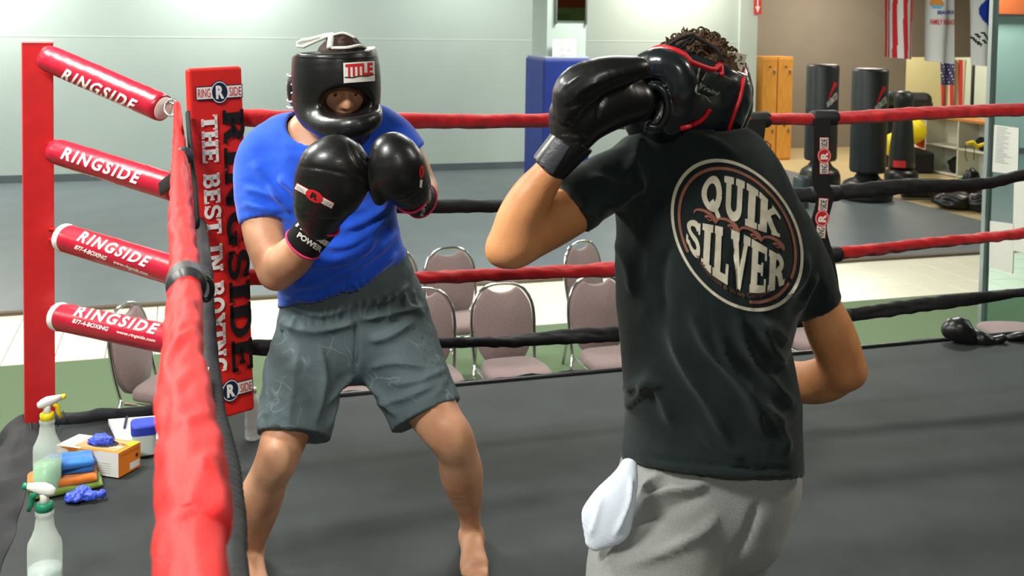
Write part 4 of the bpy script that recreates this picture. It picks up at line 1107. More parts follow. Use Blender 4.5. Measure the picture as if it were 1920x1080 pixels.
tr_ = nt.nodes.new('ShaderNodeBsdfTranslucent'); tr_.inputs[0].default_value = (.8, .9, .84, 1); tp = nt.nodes.new('ShaderNodeBsdfTransparent'); m1 = nt.nodes.new('ShaderNodeMixShader'); m2 = nt.nodes.new('ShaderNodeMixShader')
m1.inputs[0].default_value = .45; m2.inputs[0].default_value = .55
nt.links.new(b.outputs[0], m1.inputs[1]); nt.links.new(tr_.outputs[0], m1.inputs[2]); nt.links.new(m1.outputs[0], m2.inputs[1]); nt.links.new(tp.outputs[0], m2.inputs[2]); nt.links.new(m2.outputs[0], nt.nodes['Material Output'].inputs[0])
liqg = mat('green_cleaner', (150, 205, 160), .3, .5); liqc = mat('clear_cleaner', (196, 212, 210), .3, .5)
spray_bottle(86, 765, .335, 3.89, R_(40), mat('trigger_yellow', (236, 214, 20), .45), liqg, .10, 'spray bottle of green cleaner with a yellow trigger on the ring apron')
spray_bottle(80, 938, .335, 3.17, R_(178), mat('trigger_green', (20, 130, 96), .45), liqc, .09, 'spray bottle with a green trigger at the bottom left corner')

# glove box
e1 = onz(222, 897); e0 = Vector((-.27, .072, 0)); e2 = Vector((.045, .112, 0)); hb = .097
gb = thing('glove_box', 'orange and white box of disposable gloves, blue glove poking out', 'box', e1 + e0 / 2 + e2 / 2)
c = [e1, e1 + e2, e1 + e2 + e0, e1 + e0]; up = Vector((0, 0, hb)); z0 = Vector((0, 0, .002))
orange = mat('card_orange', (232, 128, 28), .5); cardw = mat('card_white', (232, 230, 226), .5); peach = mat('card_peach', (226, 152, 104), .5)
MB().add([p + z0 for p in c] + [p + up for p in c], [(3, 2, 1, 0), (4, 5, 6, 7), (0, 1, 5, 4), (1, 2, 6, 5), (2, 3, 7, 6), (3, 0, 4, 7)]).obj('carton', cardw, gb)
nf = Vector((e0.y, -e0.x, 0)).normalized(); nf = nf if nf.dot(CAM - e1) > 0 else -nf
nr = Vector((e2.y, -e2.x, 0)).normalized(); nr = nr if nr.x > 0 else -nr
flat_layers('side_print', [(rect2d(0, 0, 1, 1), orange), (rect2d(.5, .08, .95, .36), cardw), (place2(text2d('NITRILE GLOVES'), .15, .8, .75, .07), mat('ink_brown', (150, 80, 24), .6)), (rect2d(.78, .5, .86, .64), M['inkblack'])], e1 + z0, e2, up - z0, nr, gb)
flat_layers('front_print', [((np.array([(0.62, .72), (1, .55), (1, 1), (0.3, 1), (.62, .9)]), [[0, 1, 2, 3, 4]]), orange), (rect2d(.50, .76, .64, .95), M['yellow']), (disc2d(.88, .8, .09, .12), cardw)] + [(rect2d(.12, .15 + .1 * k, .12 + .35, .17 + .1 * k), mat('ink_pale', (200, 206, 208), .7)) for k in range(5)], e1 + z0, e0, up - z0, nf, gb)
tpn = Vector((0, 0, 1)); to = e1 + up
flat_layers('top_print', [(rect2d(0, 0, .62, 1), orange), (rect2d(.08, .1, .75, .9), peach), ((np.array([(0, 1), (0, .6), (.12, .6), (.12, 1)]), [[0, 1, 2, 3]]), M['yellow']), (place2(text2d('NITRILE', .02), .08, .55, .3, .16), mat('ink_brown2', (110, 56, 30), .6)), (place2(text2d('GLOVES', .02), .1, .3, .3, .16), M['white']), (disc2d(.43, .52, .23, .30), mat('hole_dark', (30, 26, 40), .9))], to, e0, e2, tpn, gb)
latex = mat('nitrile_blue', (66, 92, 222), .45, .5, bump=.2, bscale=40, var=.25, vscale=20)
def crumple(name, c, r, seed, m, parent=None, k=1.0, sub=5):
    bm = bmesh.new(); bmesh.ops.create_icosphere(bm, subdivisions=sub, radius=1)
    for v in bm.verts:
        q = v.co.copy(); d = 1 + k * (.35 * noise.noise(q * 1.7 + Vector((seed, 0, 0))) + .3 * abs(noise.noise(q * 4 + Vector((0, seed, 0)))) - .1 + .12 * noise.noise(q * 9))
        v.co = Vector((q.x * r[0] * d, q.y * r[1] * d, q.z * r[2] * d))
        if v.co.z < -r[2] * .8: v.co.z = -r[2] * .8
    bm.verts.index_update(); o = mk(name, [v.co + Vector(c) for v in bm.verts], [[v.index for v in f.verts] for f in bm.faces], m, parent, origin=None if parent else c, smooth=True); bm.free(); return o
crumple('glove', to + e0 * .46 + e2 * .5 + Vector((0, 0, .012)), (.046, .024, .026), 4, latex, gb, .8)
# crumpled blue glove on the canvas
fb = Field(onz(160, 930) + Vector((-.12, -.12, -.02)), onz(160, 930) + Vector((.12, .12, .09)), .003)
g0 = onz(158, 938)
for dx, dy, dz, a, b_, c_ in ((-.03, -.004, .018, .036, .03, .02), (-.005, .006, .026, .03, .026, .024), (.02, .0, .016, .028, .02, .016), (.045, .008, .016, .022, .012, .012), (.06, .014, .022, .012, .018, .016), (-.045, -.012, .012, .02, .02, .012)):
    fb.ell(g0 + Vector((dx, dy, dz)), (a, b_, c_), k=.008)
Vt, Q = fb.mesh(1); Vt = ruffle(Vt, Q, .007, 48, 3); Vt[:, 2] = np.maximum(Vt[:, 2], .001)
o = mk('disposable_glove', Vt, Q, latex, origin=g0, smooth=True); tag(o, 'crumpled blue disposable glove on the black apron', 'glove')
# folded cloths
def cloth_stack(px, py, z, sx, sy, th, m, rz, label, seed):
    c = onz(px, py, z); root = thing('microfibre_cloth', label, 'cloth', (c.x, c.y, z), rz, 'folded cleaning cloths')
    n = 26; V_ = []; F_ = []
    prof = [(-.98, .12), (-1, .5), (-.98, .9), (-.9, 1)]
    for side in (0, 1):
        for j in range(n + 1):
            for i in range(n + 1):
                x = -1 + 2 * i / n; y = -1 + 2 * j / n; r = max(abs(x), abs(y)); rr = (abs(x) ** 8 + abs(y) ** 8) ** .125
                hh = .5 + .5 * math.sqrt(max(0, 1 - max(0, (rr - .8) / .25) ** 2)) if rr < 1.05 else .5
                wv = noise.noise(Vector((x * 1.6 + seed, y * 1.6, 0))) * .35
                z_ = th * ((hh + wv * .5) if side else (1 - hh) * .6)
                V_.append((x * sx * (1 + .06 * noise.noise(Vector((y * 2, seed, 0)))), y * sy * (1 + .06 * noise.noise(Vector((x * 2, seed, 5)))), max(z_, .0005)))
    N_ = (n + 1) ** 2
    for j in range(n):
        for i in range(n): k = j * (n + 1) + i; F_.append((k, k + n + 1, k + n + 2, k + 1)); F_.append((N_ + k, N_ + k + 1, N_ + k + n + 2, N_ + k + n + 1))
    bd = [i for i in range(n + 1)] + [(j * (n + 1) + n) for j in range(1, n + 1)] + [n * (n + 1) + i for i in range(n - 1, -1, -1)] + [j * (n + 1) for j in range(n - 1, 0, -1)]
    for i in range(len(bd)): a, b_ = bd[i], bd[(i + 1) % len(bd)]; F_.append((a, b_, N_ + b_, N_ + a))
    mk('fold', V_, F_, m, root, smooth=True, local=True)
    V2 = [(x * 1.0, y, z_) for x, y, z_ in V_]; return root
cl = lambda n_, c: mat(n_, c, .95, .1, bump=.6, bscale=400, var=.2, vscale=20, sheen=.3)
cloth_stack(122, 912, .0, .125, .075, .024, cl('cloth_green', (120, 150, 60)), R_(30), 'green cleaning cloth at the bottom of the stack', 1)
cloth_stack(117, 900, .022, .12, .072, .028, cl('cloth_orange', (214, 118, 44)), R_(24), 'orange cleaning cloth under the blue ones', 4)
cloth_stack(132, 878, .05, .088, .062, .024, cl('cloth_blue', (42, 104, 182)), R_(16), 'blue cleaning cloth just above the orange one', 7)
cloth_stack(129, 870, .073, .086, .06, .026, M['cloth2'] if 'cloth2' in M else cl('cloth_blue2', (52, 118, 196)), R_(26), 'topmost blue cleaning cloth on the stack', 9)
# papers, pen, tub, water bottle
pq = [onz(203, 786, .03), onz(330, 776, .03), onz(335, 822, .022), onz(222, 826, .022)]
mb = MB(); mb.add(pq + [p - Vector((0, 0, .02)) for p in pq], [(3, 2, 1, 0), (4, 5, 6, 7), (0, 1, 5, 4), (1, 2, 6, 5), (2, 3, 7, 6), (3, 0, 4, 7)])
o = mb.obj('paper_stack', mat('paper', (244, 244, 250), .7), origin=pq[0] - Vector((0, 0, .03))); tag(o, 'white papers lying on the apron near the corner post', 'paper')
a = onz(233, 804, .034); b = onz(238, 781, .037); mb = MB(); mb.tube([a, a.lerp(b, .1), a.lerp(b, .9), b], [.002, .005, .005, .004], 10); o = mb.obj('pen', M['navy'], origin=a, smooth=True); tag(o, 'dark pen lying on the white papers', 'pen')
p = onz(270, 849); tb_ = thing('wipes_tub', 'clear tub with a square blue lid beside the glove box', 'tub', p, R_(20))
def sq(s, z, r=.42, n=32):
    L = []
    for i in range(n):
        t = 2 * math.pi * i / n; c_, s_ = math.cos(t), math.sin(t); L.append((s * abs(c_) ** r * (1 if c_ > 0 else -1), s * abs(s_) ** r * (1 if s_ > 0 else -1), z))
    return L
def sqloft(lv):
    V_ = []; F_ = []; n = 32
    for s, z in lv: V_ += sq(s, z)
    for k in range(len(lv) - 1):
        for i in range(n): F_.append((k * n + i, k * n + (i + 1) % n, (k + 1) * n + (i + 1) % n, (k + 1) * n + i))
    return V_, F_ + [list(range(n))[::-1], [(len(lv) - 1) * n + i for i in range(n)]]
V_, F_ = sqloft([(.042, .002), (.047, .008), (.048, .085), (.045, .092)]); mk('tub', mat('tub_clear', (196, 204, 196), .3, .5), None) if False else mk('tub', V_, F_, mat('tub_clear', (196, 206, 200), .3, .5), tb_, smooth=False, local=True)
V_, F_ = sqloft([(.046, .088), (.051, .09), (.052, .122), (.049, .128), (.035, .129)]); mk('lid', V_, F_, mat('lid_blue', (38, 60, 178), .4), tb_, local=True)
p = onz(474, 823); wb = thing('water_bottle', 'clear plastic water bottle at the foot of the corner pad', 'bottle', p)
clear = bpy.data.materials.new('clear_plastic'); clear.use_nodes = True; nt = clear.node_tree; b = nt.nodes['Principled BSDF']; b.inputs['Base Color'].default_value = (.9, .94, .94, 1); b.inputs['Roughness'].default_value = .1
tp = nt.nodes.new('ShaderNodeBsdfTransparent'); m2 = nt.nodes.new('ShaderNodeMixShader'); m2.inputs[0].default_value = .55; nt.links.new(b.outputs[0], m2.inputs[1]); nt.links.new(tp.outputs[0], m2.inputs[2]); nt.links.new(m2.outputs[0], nt.nodes['Material Output'].inputs[0])
MB().lathe([(.028, .002), (.033, .008), (.034, .04), (.031, .05), (.034, .06), (.034, .09), (.031, .10), (.034, .11), (.034, .15), (.028, .172), (.014, .195), (.013, .205)], n=32).obj('bottle_body', clear, wb, smooth=True, local=True)
MB().lathe([(.0155, .2), (.0155, .218), (.013, .22)], n=24).obj('cap', M['white'], wb, smooth=True, local=True)
# ================================================================== FIGURES
M['skinA'] = mat('skin_fair', (206, 156, 124), .5, .4, bump=.12, bscale=160, rgb2=(186, 130, 100), vscale=9, sss=.08)
M['skinB'] = mat('skin_tan', (212, 148, 100), .5, .4, bump=.15, bscale=160, rgb2=(190, 124, 78), vscale=8, sss=.08)
M['leather'] = mat('glove_leather', (20, 20, 22), .36, .5, bump=.2, bscale=45, var=.1, vscale=8, coat=.12, bdist=.003)
M['leatherB'] = mat('headgear_leather', (27, 33, 38), .27, .5, bump=.25, bscale=40, var=.1, vscale=8, coat=.45, bdist=.004)
M['blue'] = mat('shirt_blue', (32, 90, 218), .8, .2, bump=.2, bscale=500, rgb2=(24, 78, 204), vscale=14, sheen=.3)
M['bshirt'] = mat('shirt_black_green', (27, 37, 37), .92, .15, bump=.25, bscale=500, rgb2=(22, 31, 31), vscale=14, sheen=.15)
M['sweat'] = mat('sweatpants_grey', (144, 146, 143), .95, .15, bump=.5, bscale=500, rgb2=(128, 130, 128), vscale=420, sheen=.2)
M['lining'] = mat('pocket_white', (218, 226, 240), .9, .15, bump=.2, bscale=300)
M['pink'] = mat('trim_pink', (240, 62, 120), .6, .3)
M['piping'] = mat('piping_red', (214, 30, 42), .45, .4)
M['strapB'] = mat('strap_matte', (40, 46, 42), .6, .4, bump=.2, bscale=120)
M['hairB'] = mat('hair_brown', (104, 78, 56), .8, .25, bump=.8, bscale=90, rgb2=(66, 46, 34), vscale=40, bdist=.01)
M['hairA'] = mat('hair_dark', (62, 40, 34), .7, .3, bump=.6, bscale=120, rgb2=(40, 26, 24), vscale=30, bdist=.006)
M['lip'] = mat('lip', (190, 104, 92), .5)
# shorts: slate with pale cracks
m = mat('shorts_slate', (88, 100, 104), .7, .3, bump=.25, bscale=220); nt = m.node_tree; N = nt.nodes; L_ = nt.links; b = N['Principled BSDF']
tc = N.new('ShaderNodeTexCoord'); wn = N.new('ShaderNodeTexNoise'); wn.inputs['Scale'].default_value = 7; L_.new(tc.outputs['Object'], wn.inputs[0])
mx = N.new('ShaderNodeMixRGB'); mx.inputs[0].default_value = .16; L_.new(tc.outputs['Object'], mx.inputs[1]); L_.new(wn.outputs['Color'], mx.inputs[2])
vo = N.new('ShaderNodeTexVoronoi'); vo.feature = 'DISTANCE_TO_EDGE'; vo.inputs['Scale'].default_value = 17; L_.new(mx.outputs[0], vo.inputs[0])
r = N.new('ShaderNodeValToRGB'); L_.new(vo.outputs[0], r.inputs[0]); r.color_ramp.elements[0].position = 0; r.color_ramp.elements[0].color = (1, 1, 1, 1); r.color_ramp.elements[1].position = .03; r.color_ramp.elements[1].color = (0, 0, 0, 1)
n2 = N.new('ShaderNodeTexNoise'); n2.inputs['Scale'].default_value = 9; L_.new(tc.outputs['Object'], n2.inputs[0]); r2 = N.new('ShaderNodeValToRGB'); r2.color_ramp.elements[0].position = .5; r2.color_ramp.elements[1].position = .62; L_.new(n2.outputs['Fac'], r2.inputs[0])
mu = N.new('ShaderNodeMath'); mu.operation = 'MULTIPLY'; L_.new(r.outputs[0], mu.inputs[0]); L_.new(r2.outputs[0], mu.inputs[1])
m3 = N.new('ShaderNodeMixRGB'); L_.new(mu.outputs[0], m3.inputs[0]); m3.inputs[1].default_value = (*lin((84, 98, 103)), 1); m3.inputs[2].default_value = (*lin((122, 134, 134)), 1); L_.new(m3.outputs[0], b.inputs['Base Color'])
M['shorts'] = m

def axes(f, up=(0, 0, 1)):
    f = Vector(f).normalized(); s = f.cross(Vector(up)).normalized(); u = s.cross(f); return np.array([tuple(s), tuple(f), tuple(u)]), s, f, u
def W(p, r, d=None): return (p[0], p[1], p[2], r, d or r)
def foot(fl, ankle, toe_dir, r=.036, L=.2):
    """bare foot in world coordinates; ankle a Vector"""
    d = Vector(toe_dir); d.z = 0; d.normalize(); sd = Vector((-d.y, d.x, 0))
    heel = Vector((ankle.x, ankle.y, .036)) - d * .045
    fl.tube([W(ankle, r), W(heel, .036)], k=.02, px=False)
    fl.tube([W(ankle + Vector((0, 0, -.005)), r), W(Vector((ankle.x, ankle.y, 0)) + d * .07 + Vector((0, 0, .05)), .038, .03), W(Vector((ankle.x, ankle.y, 0)) + d * .135 + Vector((0, 0, .03)), .044, .024)], k=.02, px=False)
    fl.tube([W(heel, .034), W(Vector((ankle.x, ankle.y, .026)) + d * .08, .036, .024), W(Vector((ankle.x, ankle.y, .024)) + d * .14, .044, .022)], k=.02, px=False)
    return d, sd
def toes(fl, ankle, d, sd, side):
    base = Vector((ankle.x, ankle.y, 0)) + d * .145
    for i, (o, l, r) in enumerate(((-.032, .05, .0135), (-.012, .052, .010), (.006, .046, .0095), (.022, .039, .009), (.036, .030, .009))):
        a = base + sd * (o * side) + Vector((0, 0, .018)); b = a + d * l * .75 + Vector((0, 0, .002)); c = a + d * l + Vector((0, 0, -.007))
        fl.tube([W(a, r * 1.1), W(b, r), W(c, r * .9)], k=.005, px=False)
def piping(name, pix, bvh, r, m, parent, lift=.0, n=10):
    P = crom(pix, n) if len(pix) > 2 else np.array([np.array(pix[0]) + (np.array(pix[1]) - np.array(pix[0])) * t for t in np.linspace(0, 1, n)])
    out = []; last = None
    for x, y in P:
        h = bvh.ray_cast(CAM, ray(x, y).normalized())
        if h[0] is None: h = bvh.find_nearest(at(x, y, last.y if last is not None else (2.36 if x > 1000 else 3.3)))
        if h[0] is not None: 
            if last is not None and (h[0] - last).length > .06: h = (last.lerp(h[0], .2), h[1])
            out.append(h[0] + h[1] * lift); last = h[0]
    if len(out) < 3: print('NO PIPING', name); return None
    out = [Vector(q) for q in out]
    for _ in range(2): out = [out[0]] + [(out[i - 1] + out[i] * 2 + out[i + 1]) / 4 for i in range(1, len(out) - 1)] + [out[-1]]
    V_, F_ = tube(out, r, 10); return mk(name, V_, F_, m, parent, smooth=True)
def fobj(name, fl, m, parent, smooth=1, post=None, origin=None):
    Vt, Q = fl.mesh(smooth)
    if post: Vt = post(Vt, Q)
    return mk(name, Vt, Q, m, parent, origin=origin, smooth=True)
def box_of(x0, y0, x1, y1, Y0, Y1, pad=.03):
    P = [at(x, y, Y) for x in (x0, x1) for y in (y0, y1) for Y in (Y0, Y1)]
    return np.min([list(p) for p in P], 0) - pad, np.max([list(p) for p in P], 0) + pad

# ------------------------------------------------------------------ A: blue shirt
lo, hi = box_of(425, 55, 945, 1080, 3.0, 3.7); lo[2] = -.03
fA = Field(lo, hi, .0085)
torsoA = [(632, 236, 3.47, 46, .07), (625, 275, 3.45, 96, .10), (622, 320, 3.43, 104, .115), (626, 400, 3.43, 100, .11), (640, 480, 3.43, 98, .105), (655, 560, 3.45, 100, .11), (662, 620, 3.45, 98, .11)]
fA.tube(torsoA, k=.03)
fA.tube([(596, 222, 3.44, 34, .06), (572, 246, 3.43, 34, .06), (545, 268, 3.44, 30, .06)], k=.03)
fA.tube([(606, 250, 3.46, 38, .06), (612, 200, 3.40, 34, .055), (622, 160, 3.36, 34, .055)], k=.02)
axA, sA, fwA, uA = axes((.36, -.86, -.34))
hcA = at(637, 147, 3.34)
fA.ell(hcA, (.077, .098, .118), axA, k=.02)
fA.ell(hcA + fwA * .038 - uA * .045, (.068, .072, .075), axA, k=.02)            # jaw
# face: brow, nose, cheeks, eye hollows, lips
def FP(s, f, u): return hcA + sA * s + fwA * f + uA * u
fA.ell(FP(0, .088, .012), (.05, .016, .012), axA, k=.012)
for s in (-1, 1):
    fA.ell(FP(s * .031, .098, -.008), (.017, .014, .011), axA, k=.010, op='sub')
    fA.ell(FP(s * .031, .083, -.008), (.0125, .0125, .0125), axA, k=.002)
    fA.ell(FP(s * .031, .089, -.0005), (.0165, .0095, .0075), axA, k=.004)
    fA.ell(FP(s * .042, .074, -.034), (.022, .018, .02), axA, k=.014)
    fA.ell(FP(s * .078, -.005, -.015), (.012, .02, .034), axA, k=.006)
fA.tube([W(FP(0, .094, 0), .008), W(FP(0, .108, -.022), .010), W(FP(0, .122, -.040), .0135)], k=.008, px=False)
for s in (-1, 1): fA.ell(FP(s * .013, .108, -.044), (.010, .012, .009), axA, k=.006)
fA.ell(FP(0, .099, -.072), (.024, .010, .0065), axA, k=.004); fA.ell(FP(0, .097, -.084), (.021, .010, .007), axA, k=.004)
# arms
fA.tube([(497, 275, 3.46, 40), (492, 340, 3.42, 44), (495, 420, 3.36, 42), (504, 470, 3.31, 38), (520, 508, 3.27, 36)], k=.02)
fA.tube([(520, 508, 3.27, 36), (547, 484, 3.21, 39), (572, 458, 3.15, 31), (592, 430, 3.12, 26)], k=.012)
fA.ell(at(600, 380, 3.07), (.045, .04, .05), k=.02)
fA.tube([(738, 268, 3.46, 38), (765, 310, 3.46, 38), (789, 356, 3.45, 32)], k=.02)
fA.tube([(789, 358, 3.45, 33), (792, 366, 3.33, 29), (782, 368, 3.2, 26)], k=.012)
fA.ell(at(752, 330, 3.08), (.045, .045, .045), k=.02)
# legs
fA.tube([(590, 625, 3.44, 62), (560, 730, 3.33, 55), (533, 820, 3.24, 44), (517, 866, 3.20, 40), (504, 894, 3.22, 38), (489, 935, 3.26, 42), (478, 985, 3.31, 33), (472, 1025, 3.345, 22), (472, 1056, 3.36, 19)], k=.02)
fA.tube([(725, 610, 3.48, 62), (775, 710, 3.40, 56), (822, 788, 3.33, 46), (846, 820, 3.31, 42), (858, 850, 3.34, 39), (866, 890, 3.39, 41), (874, 930, 3.43, 31), (880, 965, 3.47, 21), (884, 1003, 3.50, 19)], k=.02)
# kneecaps
fA.ell(at(522, 858, 3.155), (.034, .020, .046), k=.03); fA.ell(at(846, 815, 3.268), (.034, .020, .044), k=.03)
fA.ell(at(908, 1014, 3.50) - Vector((.012, 0, 0)), (.014, .016, .018), k=.012)
fA.ell(at(866, 1000, 3.49) + Vector((.006, 0, 0)), (.014, .016, .018), k=.012)
an1 = at(472, 1056, 3.36); an1.z = .085; an2 = at(884, 1003, 3.50)
d1, s1 = foot(fA, an1, (.28, -1, 0)); d2, s2 = foot(fA, an2, (.10, -1, 0))
toes(fA, an1, d1, s1, 1); toes(fA, an2, d2, s2, -1)
pA = fobj('person', fA, M['skinA'], None, 1, origin=(at(660, 700, 3.42).x, 3.40, 0))
tag(pA, 'person in a bright blue t-shirt and grey shorts, both gloves up, facing the camera', 'person')

def shell(fl_fn, t, cuts=()):
    """outer volume minus the same volume shrunk by t, then trimmed"""
    a = fl_fn(); D = a.D.copy(); a.D = np.maximum(D, -(D + t)); return a
# shirt
lo, hi = box_of(430, 190, 800, 640, 3.2, 3.65)
def shirtA():
    f = Field(lo, hi, .007)
    f.tube([(632, 232, 3.47, 52, .085), (626, 268, 3.45, 112, .118), (622, 320, 3.43, 122, .135), (630, 400, 3.43, 114, .13), (640, 460, 3.43, 113, .125), (648, 530, 3.44, 126, .13), (655, 600, 3.45, 130, .135)], k=.02)
    f.tube([(530, 262, 3.46, 48), (500, 296, 3.45, 56), (493, 350, 3.41, 54), (498, 416, 3.36, 48)], k=.045, flat1=True)
    f.tube([(705, 240, 3.46, 45), (735, 262, 3.46, 46), (763, 296, 3.46, 44)], k=.045, flat1=True)
    return f
f = shirtA(); Din = f.D.copy()
p1, p2 = at(518, 584, 3.33), at(764, 494, 3.33); ln = (p2 - p1).normalized(); dep = Vector((0, 1, -.06)); hn = ln.cross(dep).normalized(); hn = -hn if hn.z > 0 else hn
f.plane(p1, hn)
# open neck
f.ell(at(590, 222, 3.36), (.100, .17, .082), k=.006, op='sub')
f.D = np.maximum(f.D, -(Din + .014))
FA = [([(520, 330), (550, 352), (575, 380)], 7, .010), ([(500, 350), (530, 375), (552, 402)], 6, .009), ([(470, 300), (500, 340), (548, 395)], 9, .008), ([(452, 380), (490, 392), (540, 394)], 4, .006), ([(455, 350), (495, 365), (545, 372)], 5, .006),
      ([(530, 560), (600, 555), (680, 520), (755, 470)], 6, .009), ([(525, 540), (600, 530), (690, 485), (750, 430)], 8, .010), ([(560, 500), (640, 490), (720, 440)], 8, .010), ([(600, 460), (660, 455), (735, 400)], 8, .009), ([(640, 430), (690, 410), (730, 380)], 6, .008),
      ([(522, 574), (590, 577), (640, 566), (700, 540), (760, 492)], 3, .004), ([(700, 250), (690, 300), (680, 360)], 8, .008), ([(720, 240), (740, 262), (760, 290)], 5, .006), ([(700, 215), (712, 240), (716, 262)], 4, .007), ([(540, 230), (560, 275), (600, 300)], 9, .009), ([(480, 250), (530, 262), (548, 300)], 8, .006),
      ([(620, 500), (680, 470), (700, 430)], 7, .009), ([(640, 540), (700, 510), (745, 470)], 5, .007)]
def fadez(A_, B_): w_ = np.clip((1.37 - A_[:, 2]) / .07, 0, 1)[:, None]; return A_ * (1 - w_) + B_ * w_
shA = fobj('shirt', f, M['blue'], pA, 1, lambda V_, Q: fadez(V_, crease(ruffle(folds(V_, Q, [(a, b, c * 2.3) for a, b, c in FA]), Q, .003, 9, 4), Q, .0034, 7, 3, (1, 1, 2.4))))
# collar ribbing
# shorts
lo, hi = box_of(460, 480, 885, 835, 3.05, 3.75)
def shortsA():
    f = Field(lo, hi, .0065)
    f.tube([(652, 500, 3.45, 118, .125), (656, 540, 3.45, 126, .13), (662, 585, 3.46, 134, .14), (664, 640, 3.45, 130, .14)], k=.02)
    f.tube([(592, 610, 3.44, 70, .13), (570, 700, 3.36, 73, .125), (551, 818, 3.25, 70, .11)], k=.03, flat1=True)
    f.tube([(728, 590, 3.48, 74, .13), (762, 690, 3.42, 74, .125), (800, 780, 3.35, 71, .11)], k=.03, flat1=True)
    return f
f = shortsA(); Din = f.D.copy(); f.D = np.maximum(f.D, -(Din + .011))
# waist trim
f.plane(at(640, 492, 3.45), Vector((-.30, 0, 1)))
FS = [([(520, 600), (570, 622), (640, 612), (668, 600)], 8, .010), ([(668, 600), (730, 588), (800, 575)], 7, .012), ([(668, 600), (670, 650), (666, 700)], 4, -.008), ([(690, 690), (740, 680), (800, 690)], 6, .008), ([(690, 640), (730, 630), (780, 600)], 8, .010), ([(600, 640), (606, 720), (590, 800)], 7, .008), ([(560, 650), (548, 740), (540, 812)], 8, .007),
      ([(665, 705), (640, 720), (610, 765)], 5, .009), ([(650, 720), (625, 770), (615, 812)], 5, .008), ([(680, 705), (720, 745), (745, 785)], 6, .009), ([(700, 760), (760, 745), (820, 720)], 7, .007), ([(720, 720), (780, 715), (840, 690)], 6, .006), ([(530, 570), (600, 590), (660, 575)], 5, .006), ([(700, 570), (735, 555), (770, 530)], 6, .010), ([(750, 540), (770, 580), (800, 590)], 6, .006), ([(720, 550), (728, 580), (730, 610)], 4, .006), ([(500, 660), (505, 740), (500, 800)], 7, .006)]
shoA = fobj('shorts', f, M['shorts'], pA, 1, lambda V_, Q: crease(ruffle(folds(V_, Q, [(a, b, c * 1.9) for a, b, c in FS + [([(x, 596 - (x - 530) * .22), (x + 5 * ((k % 3) - 1), 630 - (x - 530) * .22)], 3, .006) for k, x in enumerate(range(535, 790, 17))]]), Q, .004, 11, 9), Q, .0036, 13, 5))

# hair on the crown
lo, hi = box_of(560, 50, 705, 200, 3.2, 3.5); f = Field(lo, hi, .005); f.ell(hcA + uA * .012 - fwA * .006 - sA * .004, (.087, .104, .134), axA, k=0); f.plane(hcA + fwA * .095 + uA * .03, fwA * .8 - uA * .6); f.plane(hcA - uA * .02, -uA)
fobj('hair', f, M['hairA'], pA, 1, lambda V_, Q: ruffle(V_, Q, .004, 60, 2))
mb = MB()
for s in (-1, 1):
    mb.tube([FP(s * .012, .101, .010), FP(s * .032, .099, .014), FP(s * .052, .080, .008)], [.003, .004, .002], 8)
for k, q in enumerate((-1, 1)): pass
ob = mb.obj('eyebrows', M['hairA'], pA, smooth=True); ob['kind'] = 'stuff'
for s in (-1, 1):
    bm = bmesh.new(); bmesh.ops.create_uvsphere(bm, u_segments=16, v_segments=12, radius=.0112); bm.verts.index_update(); c = FP(s * .031, .0855, -.0085)
    e = mk('eye', [v.co + c for v in bm.verts], [[v.index for v in q.verts] for q in bm.faces], mat('eye_shaded', (120, 92, 78), .3), pA, smooth=True); bm.free()  # eyeball painted dark brown: the shade of the socket is in its colour
    c2 = c + fwA * .0075 + sA * .002 - uA * .006; bm = bmesh.new(); bmesh.ops.create_uvsphere(bm, u_segments=12, v_segments=8, radius=.0052); bm.verts.index_update()
    mk('iris', [v.co + c2 for v in bm.verts], [[v.index for v in q.verts] for q in bm.faces], mat('iris', (34, 26, 22), .2), e, smooth=True); bm.free()

# head guard A
lo, hi = box_of(530, 70, 730, 270, 3.0, 3.56); f = Field(lo, hi, .0042)
f.tube([(626, 97, 3.34, 75, .138), (629, 120, 3.335, 81, .148), (632, 165, 3.335, 82, .146), (638, 203, 3.34, 72, .132), (650, 232, 3.34, 50, .11)], k=.01, flat0=True)
f.tube([(566, 186, 3.36, 17), (585, 218, 3.27, 23), (618, 237, 3.17, 25), (662, 236, 3.13, 26), (692, 222, 3.16, 24), (698, 206, 3.22, 18)], k=.032)
f.plane(at(632, 99, 3.22), Vector((-.04, -.10, 1)))
f.ell(at(556, 165, 3.42), (.030, .05, .068), k=.008)
f.tube([(590, 225, 3.30, 12), (612, 250, 3.26, 8), (640, 256, 3.22, 7)], k=.008)
f.ell(hcA + uA * .01 - fwA * .006, (.087, .106, .155), axA, k=.006, op='sub')
oc = at(653, 191, 3.15); f.ell(oc, (.090, .17, .045), axes((.12, -.95, .12))[0], k=.016, op='sub')
f.ell(oc + Vector((-.03, .02, .0)), (.05, .12, .037), axes((.2, -.93, .12))[0], k=.012, op='sub')
f.ell(at(548, 172, 3.47), (.022, .03, .03), k=.006, op='sub')
hgA = fobj('head_guard', f, M['leather'], pA, 1)
bv = bvh_of(hgA)
piping('seam', [(560, 106), (590, 108), (640, 110), (690, 108), (703, 105)], bv, .0022, M['inkblack'], hgA, .001)
drape([(rect2d(0, 0, 1, 1), M['inkblack']), (rect2d(.02, .03, .98, .97), M['white'])] + [(place2(text2d('TITLE', .05), .08, .30, .84, .60), M['inkred']), (stroke2d([(.05, .30), (.3, .26), (.5, .32), (.75, .28), (.95, .34)], .05), M['inkblack'])], (643, 157), (60, -4), (-1, -40), bv, hgA, 'front_label', step=4, off=.002)
